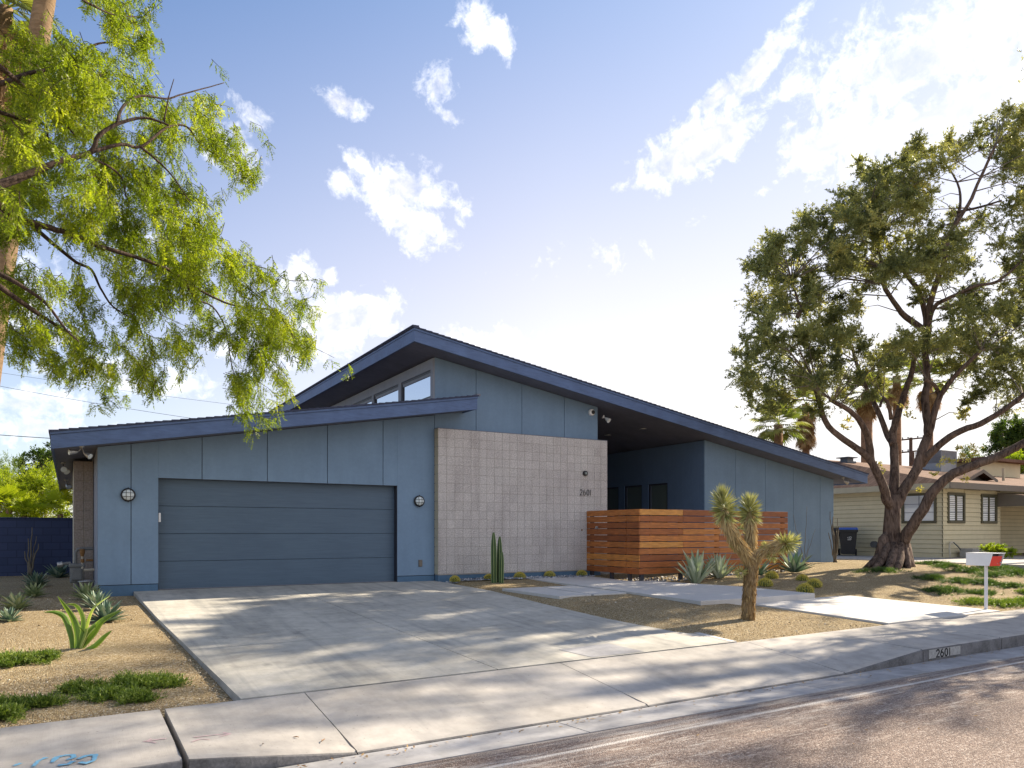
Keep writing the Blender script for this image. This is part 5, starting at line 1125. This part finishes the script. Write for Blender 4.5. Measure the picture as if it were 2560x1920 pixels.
V, T = sprigs(C, Rr, 20, 34, .086, .026, .3, .65, .05, .42, .17); V2, T2 = sprigs([q[0] for q in TF], [q[1] for q in TF], 7, 12, .08, .032, .5, .6, 0, .85, .08); quads('crown', np.concatenate([V, V2]), np.concatenate([T, T2]), M['olive'], OT)
TW = MB()                                             # twigs reach from the nearest limb into each clump
LP = [l[0] for l in LIMB]
for c in C[::1]:
    c = Vector(c); j = min(range(0, len(LP), 2), key=lambda i: (LP[i]-c).length+(1.2 if LP[i].z > c.z else 0)); a = LP[j]; d = (c-a).length
    if d < 2.6 and random.random() < .7: TW.tube([a, a+(c-a)*.5+Vector((random.gauss(0, .1), random.gauss(0, .1), .10*d)), c], [.007+.006*d, .006+.003*d, .003], 5, False)
TW.build('twigs', M['bark_grey'], OT, smooth=True)
# ---------------------------------------------------------------- the mesquite on the left
MQ = thing('mesquite_tree', (-1.35, 8.7, -.45), 'feathery bright green mesquite tree hanging in from the left', 'tree')
def mt(px): return 7.6+max(-.5, px/800)*2.5
def d1(a, b, dt=0): px = a*.37975; return vp(px, b*.37975, mt(px)+dt)
def d2(a, b, dt=0): px = a*.37975; return vp(px, 560+b*.37975, mt(px)+dt)
TR = MB(); LIMB = []
TR.tube([Vector((-1.35, 8.7, -.6)), Vector((-1.4, 8.7, .6)), Vector((-1.3, 8.65, 2.0)), Vector((-1.45, 8.7, 3.6)), Vector((-1.35, 8.7, 5.2)), Vector((-1.2, 8.7, 6.4))], [.24, .18, .16, .14, .11, .07], 12, wob=.12)
def hub(z): return Vector((-1.38, 8.7, z))
def ml(f, pts, r0, r1, dt0=0, dt1=0, z=None):
    g_ = lambda a, b, dt: f(a, b, dt-.55)
    if z is not None:
        P0 = f(*pts[0], dt0); TR.tube([hub(z), hub(z)+(P0-hub(z))*.5+Vector((0, 0, .15)), P0], [r0*1.25, r0*1.1, r0], 8, wob=.1)
    limb(g_, pts, r0*.8, r1*.9, dt0, dt1, 8)
ml(d1, [(-60, 1240), (100, 1180), (230, 1130), (400, 1060), (600, 1000), (645, 900), (760, 820), (950, 775), (1110, 825)], .055, .012, 0, -.3, 3.2)
ml(d1, [(600, 1000), (800, 950), (930, 965), (1100, 838), (1230, 835), (1320, 950), (1450, 1030), (1570, 1080)], .026, .006, -.1, .5)
ml(d1, [(550, 1030), (700, 1085), (800, 1170), (830, 1300)], .022, .007, 0, .4)
ml(d1, [(930, 970), (1060, 1080), (1150, 1180), (1250, 1330)], .018, .006, 0, .3)
ml(d1, [(770, 815), (810, 700), (930, 630), (1090, 650), (1200, 620), (1350, 580), (1475, 545)], .022, .005, -.2, .2)
ml(d1, [(1080, 800), (1110, 640), (1145, 520)], .012, .004, -.2, -.2)
ml(d1, [(-40, 1320), (100, 1430), (300, 1490), (450, 1540), (700, 1640)], .05, .03, .3, .2, 2.6)
ml(d2, [(700, 160), (960, 240), (1130, 310), (1220, 375), (1400, 480), (1560, 540), (1800, 570), (1880, 660), (1960, 800), (2060, 900)], .03, .006, .2, 1.0)
ml(d2, [(1220, 375), (1285, 490), (1400, 545), (1480, 680), (1520, 900), (1560, 1080)], .018, .005, .3, .9)
ml(d2, [(-20, 320), (130, 400), (300, 520), (430, 690), (520, 775)], .032, .007, -.2, -.5, 2.0)
ml(d2, [(-20, 400), (250, 590), (330, 640), (520, 760), (700, 820)], .036, .008, .1, .6, 1.8)
ml(d2, [(200, 0), (350, 130), (500, 250), (600, 300), (660, 420), (740, 540), (850, 610)], .03, .008, .5, .9)
ml(d1, [(-20, 430), (100, 520), (250, 650), (350, 720), (500, 900)], .035, .01, .1, .5, 5.2)
ml(d1, [(-20, 730), (180, 800), (300, 830), (320, 1000)], .03, .008, .6, .8, 4.6)
ml(d1, [(-20, 560), (200, 480), (300, 460), (480, 380), (600, 305), (700, 280), (850, 290), (1000, 310)], .03, .005, .3, .6, 5.0)
ml(d1, [(300, -90), (480, -40), (600, 30), (760, 100), (960, 110)], .025, .005, -.2, .3, 6.3)
ml(d2, [(1480, 330), (1560, 300), (1650, 272), (1800, 312), (1900, 372), (2090, 365)], .012, .004, .5, .9)
ml(d2, [(1480, 350), (1600, 400), (1720, 490), (1850, 600), (1930, 555), (2095, 450)], .012, .003, .6, .9)
ml(d2, [(1880, 640), (1950, 760), (2080, 820), (2200, 880)], .008, .003, .8, 1.0)
mb_ = [(215,25,65,42,1),(262,105,55,45,1),(300,20,25,25,.6),(70,150,60,80,1),(130,180,75,60,1),(215,200,55,60,1),(60,300,60,80,1),(170,300,90,70,1),(295,230,55,45,.7),(380,235,60,35,.5),(425,285,45,50,.8),(330,340,80,55,.8),(455,340,55,55,.9),(520,390,36,45,.9),(100,420,90,60,1.1),(230,420,90,60,1.1),(360,430,70,55,1),(425,480,45,60,1.1),(30,500,40,70,.6),(190,520,80,55,.9),(310,540,80,60,1.3),(425,560,55,55,1.3),
 (80,640,80,45,.6),(180,640,70,50,.5),(290,650,65,65,.9),(380,640,80,60,1.1),(470,610,60,55,1.1),(545,615,45,28,.5),(560,690,60,50,.9),(615,690,45,45,.8),(600,755,60,45,1.1),(655,785,26,40,1),(520,755,36,50,1),(440,760,36,50,1),(372,770,36,46,1),(285,785,45,50,1.1),(222,830,34,40,.9),(120,745,70,50,1),(40,720,45,55,.9),(165,790,40,36,1),(18,800,16,26,.6),(330,825,26,26,.8),(525,850,30,55,1.3),(580,830,32,50,1.2),(532,905,26,28,1.2),(592,890,22,22,1),(545,940,12,18,.9),(640,745,36,36,.9),(570,345,14,14,.4),(225,880,18,18,.7),(690,640,14,12,.3),(480,190,14,10,.25),(605,905,10,14,.7),(720,805,16,10,.3)]
V, T = [], []; TW = MB(); nt = 0
for cx, cy, rx_, ry_, w in mb_:
    n = max(2, round(rx_*ry_*w/84)); sp = []
    for _ in range(max(1, n//6)):
        a = random.uniform(0, 6.283); q = random.random()**.5; sp.append((cx+math.cos(a)*q*rx_*.92, cy+math.sin(a)*q*ry_*.92, random.gauss(.3, .6)))
    for _ in range(n):
        sx_, sy_, sd_ = random.choice(sp); px = (sx_+random.gauss(0, 12))*1.1573; py = (sy_+random.gauss(0, 18))*1.1573
        t_ = mt(px)+max(-1.2, min(1.5, sd_+random.gauss(0, .15)))
        L = random.uniform(.18, .42)*(.6 if min(rx_, ry_) < 20 else 1)
        end = vp(px, py, t_); st = end+Vector((random.gauss(-.05, .12), random.gauss(0, .12), L*random.uniform(.4, .95))); mdl = st+(end-st)*.5+Vector((random.gauss(.04, .05), random.gauss(0, .05), .07*random.random()))
        TW.tube([st, mdl, end], [.004, .003, .0015], 3, False); nt += 1
        k = max(4, int(L/.030)); s = (np.arange(k)+.5)/k; A, B, E = np.array(st), np.array(mdl), np.array(end)
        P = (1-s)[:, None]**2*A+2*(s*(1-s))[:, None]*B+s[:, None]**2*E; ax = nrm(E-A)
        out = nrm(np.cross(ax, RNG.normal(0, 1, (k, 3)))); rd = nrm(out*.85+np.array([0, 0, -.55])+ax*.3); rl = RNG.uniform(.08, .135, k)
        sd = nrm(np.cross(rd, RNG.normal(0, 1, (k, 3)))); ct = np.clip(RNG.normal(.48, .2), 0, 1); nn = 10
        for side in (-1, 1):
            f = (np.arange(nn)+.7)/nn; Pl = P[:, None, :]+rd[:, None, :]*(rl[:, None]*f)[:, :, None]; Pl[..., 2] -= (.03*f**2)
            Dl = sd[:, None, :]*side*.85+rd[:, None, :]*.55+RNG.normal(0, .12, (k, nn, 3))
            Pl = Pl.reshape(-1, 3); Dl = Dl.reshape(-1, 3); kk = len(Pl)
            V.append(leafquads(Pl, Dl, RNG.uniform(.028, .047, kk), .0102)); T.append(np.clip(ct+RNG.normal(0, .1, kk), 0, 1))
TR.build('trunk', M['mesquite_bark'], MQ, smooth=True); TW.build('twigs', M['mesquite_bark'], MQ)
quads('crown', np.concatenate(V), np.concatenate(T), M['mesquite'], MQ)
print('MESQ', nt, sum(len(v) for v in V), 'OLIVE', len(C))
# ---------------------------------------------------------------- trees further along the street that throw the dappled shade
def street_tree(base, balls, n, label, cr=.6, L=.13, W=.05, ntw=9, nl=12): shrub('street_tree', base, balls, n, ntw, nl, L, W, 'olive', label, 'tree', 'street trees beyond the right frame edge', up=.3, cr=cr, bark='bark', part='crown', trunk=.2)
street_tree((21, 8.3, -.2), [((19.3, 6.4, 6.0), (2.6, 1.8, 1.7)), ((18.2, 5.6, 4.9), (1.7, 1.3, 1.0))], 62, 'street tree leaning over the pavement beyond the right frame edge')
street_tree((27.5, 7.6, 0), [((27.5, 7.2, 11.0), (2.8, 1.9, 3.8)), ((27.0, 6.8, 14.6), (2.0, 1.7, 2.4)), ((27.3, 9.4, 16.2), (2.0, 2.0, 1.7))], 105, 'tall tree beyond the right frame edge in the next yard', .7)
street_tree((33.5, 12.4, 0), [((33.5, 12.6, 17.5), (3.4, 3.4, 3.4)), ((33.5, 11.0, 21.5), (3.0, 2.7, 2.8))], 105, 'very tall tree standing by the next house beyond the right frame edge', .75)
# ---------------------------------------------------------------- little litter
def litter(px, py, L, name, mat, label, cat):
    x, y = onpave(px, py); z = sw_z(x, y)+.008; a = random.uniform(0, 3); d = Vector((math.cos(a), math.sin(a), 0))*L; n = Vector((-d.y, d.x, 0))
    m = MB(); c = Vector((x, y, z)); m.tube([c-d*.5, c-d*.15+n*.06+Vector((0, 0, .004)), c+d*.2-n*.03, c+d*.5], [.002, .0045, .004, .0015], 5)
    tag(m.build(name, M[mat], org=(x, y, z)), label, cat)
litter(808, 1853, .10, 'twig', 'rust', 'small dry twig lying on the pavement slab near the gutter', 'twig')
litter(740, 1845, .05, 'dry_leaf', 'rust', 'curled brown leaf on the pavement left of the dry twig', 'leaf')
litter(658, 1862, .04, 'dry_leaf', 'taupe', 'tiny tan leaf on the pavement near the wide crack', 'leaf')
# ---------------------------------------------------------------- sky, sun, camera
AZ, EL = R(84.5), R(33)                              # clockwise from +y; height above the horizon
w = bpy.data.worlds.new('World'); SC.world = w; w.use_nodes = True
class WT(NT):
    def __init__(s): s.t = w.node_tree; s.t.nodes.clear(); s.out = s.n('ShaderNodeOutputWorld')
t = WT()
sky = t.n('ShaderNodeTexSky'); sky.sky_type = 'NISHITA'; sky.sun_disc = False; sky.sun_elevation = EL; sky.sun_rotation = AZ
sky.altitude = 600; sky.air_density = 1.0; sky.dust_density = .7; sky.ozone_density = 1.2
tc = t.n('ShaderNodeTexCoord'); vec = tc.outputs['Generated']; sx = t.n('ShaderNodeSeparateXYZ'); t.l(vec, sx.inputs[0])
az = t.math('MULTIPLY', t.math('ARCTAN2', sx.outputs[0], sx.outputs[1]), 57.29578); el = t.math('MULTIPLY', t.math('ARCSINE', sx.outputs[2]), 57.29578)
# the thin bright veil that lies low and towards the sun
sund = (math.sin(AZ)*math.cos(EL), math.cos(AZ)*math.cos(EL), math.sin(EL))
dot = t.vmath('DOT_PRODUCT', vec, sund)
glow = t.math('POWER', t.math('MAXIMUM', dot, 0.0), 2.2)
low = t.math('MULTIPLY', t.step(el, 38, 6), t.math('MULTIPLY_ADD', t.step(az, -8, 34), .55, .45))
veil = t.math('ADD', t.math('MULTIPLY', glow, VEIL_SUN), t.math('MULTIPLY', t.math('POWER', low, 1.7), VEIL_LOW), clamp=True)
# cloud banks: (azimuth, elevation, half width, half height, tilt, weight) in degrees
def azel(px, py):
    d = (vp(px, py, 1)-Vector((0, 0, CZ))).normalized(); return math.degrees(math.atan2(d.x, d.y)), math.degrees(math.asin(d.z))
BANKS = []
for px, py, rx_, ry_, tilt, wt in ((1205, 70, 70, 62, 20, 1), (1250, 90, 50, 40, 60, .9), (1095, 212, 42, 68, 35, 1), (1120, 290, 42, 24, 20, .9), (857, 258, 62, 36, 10, 1), (625, 278, 62, 34, 30, .62), (1000, 470, 120, 72, 0, 1.15), (1030, 560, 105, 62, 20, 1.1), (900, 410, 52, 28, 30, .8), (850, 462, 36, 34, 50, .7), (1165, 530, 30, 40, 40, .6),
    (580, 385, 85, 66, 30, 1.05), (1900, 165, 150, 46, -38, 1.15), (1800, 235, 90, 34, -25, 1), (1960, 230, 70, 40, -30, .75), (1745, 368, 190, 76, -18, 1.2), (1660, 420, 90, 40, 10, .9), (2080, 350, 150, 60, -8, 1.05), (2290, 330, 260, 70, -14, 1.2), (2300, 150, 400, 160, -6, .78), (2060, 400, 60, 30, 0, .8), (1960, 440, 40, 20, -20, .5), (1900, 480, 40, 20, -10, .5), (2480, 260, 150, 80, -20, 1.1),
    (860, 800, 170, 72, -15, 1.05), (740, 690, 70, 60, 0, .9), (825, 695, 20, 26, 10, .7), (700, 860, 160, 60, 0, .9), (120, 1075, 170, 40, 0, .95), (60, 1010, 200, 50, -5, .8), (80, 760, 150, 120, 0, .6), (330, 940, 220, 60, 0, .8), (1500, 835, 40, 22, 0, .5), (1240, 860, 160, 40, 0, .6), (60, 640, 90, 60, 0, .5), (300, 580, 140, 90, 20, .45), (1520, 640, 160, 40, -15, .18)):
    a0, e0 = azel(px, py); ax, ex_ = azel(px+10, py); ay, ey_ = azel(px, py-10)
    BANKS.append((a0, e0, abs(rx_*(ax-a0)/10), abs(ry_*(ey_-e0)/10), tilt, wt))
BANKS += [(150, 45, 40, 22, 0, 1.3), (-150, 40, 45, 24, 0, 1.3), (180, 20, 50, 14, 0, 1.3), (-40, 22, 18, 6, 0, 1), (-75, 30, 22, 8, 10, 1), (-120, 18, 25, 6, 0, .9), (150, 35, 30, 9, 0, 1), (120, 14, 20, 6, 0, 1), (175, 12, 22, 5, 0, .9)]  # out-of-view clouds; the large ones behind the camera are added fill light
nz = t.noise(vec, 34, 7, .62, .4); nz2 = t.noise(vec, 110, 5, .65, .3)
cmb = t.n('ShaderNodeCombineXYZ'); t.l(az, cmb.inputs[0]); t.l(el, cmb.inputs[1]); sky_pt = cmb.outputs[0]
field = None
for a0, e0, rw, rh, tilt, wt in BANKS:
    mp = t.n('ShaderNodeMapping', vector_type='TEXTURE'); t.l(sky_pt, mp.inputs[0])
    mp.inputs['Location'].default_value = (a0, e0, 0); mp.inputs['Rotation'].default_value = (0, 0, -R(tilt)); mp.inputs['Scale'].default_value = (rw, rh, 1)
    f = t.math('MULTIPLY_ADD', t.vmath('LENGTH', mp.outputs[0]), -wt, wt-(1-min(wt, 1))*.35)
    field = f if field is None else t.math('MAXIMUM', field, f)
nn = t.math('ADD', t.math('MULTIPLY', t.math('SUBTRACT', nz, .5), 2.9), t.math('MULTIPLY', t.math('SUBTRACT', nz2, .5), 1.1))
den = t.math('ADD', t.math('MULTIPLY', field, 1.15), nn); mask = t.math('POWER', t.step(den, -.1, 1.0), 1.35)
shade = t.noise(vec, 5, 4, .5); core = t.step(t.math('ADD', field, t.math('MULTIPLY', t.math('SUBTRACT', shade, .5), 1.2)), .3, .75)
bg = t.n('ShaderNodeBackground'); bg.inputs[1].default_value = SKY_STR
hs = t.n('ShaderNodeHueSaturation'); hs.inputs['Saturation'].default_value = 1.3; t.l(sky.outputs[0], hs.inputs['Color'])
lav = t.math('MULTIPLY', t.step(el, 40, 18), t.math('MULTIPLY_ADD', t.step(az, -5, 30), .35, .25)); hor = t.mix(veil, t.mix(lav, hs.outputs[0], (3.0, 2.75, 4.1)), VEIL_COL)
col = t.mix(t.math('MULTIPLY', mask, .93), hor, t.mix(t.math('MULTIPLY', core, .85), CLOUD_COL, CLOUD_CORE))
t.l(col, bg.inputs[0]); t.l(bg.outputs[0], t.out.inputs[0])
w.cycles.sampling_method = 'MANUAL'; w.cycles.sample_map_resolution = 1024
L = bpy.data.lights.new('sun', 'SUN'); L.energy = SUN_STR; L.angle = R(.53); L.color = (1.0, .88, .68)
o = bpy.data.objects.new('sun', L); COL.objects.link(o); o.location = (40, 10, 30); o.rotation_euler = Vector(sund).to_track_quat('Z', 'Y').to_euler()
cam = bpy.data.cameras.new('camera'); cam.sensor_width = 36; cam.lens = 36*FPX/2560; cam.shift_y = (HZ-960)/2560; cam.clip_end = 3000; cam.clip_start = .05
co = bpy.data.objects.new('camera', cam); COL.objects.link(co); co.location = (0, 0, CZ); co.rotation_euler = (R(90), 0, -TH); SC.camera = co
SC.view_settings.view_transform = 'Standard'; SC.view_settings.look = 'None'; SC.view_settings.exposure = EXPO; SC.view_settings.gamma = 1
SC.cycles.max_bounces = 4; SC.cycles.diffuse_bounces = 2; SC.cycles.glossy_bounces = 2; SC.cycles.transmission_bounces = 2; SC.cycles.transparent_max_bounces = 4
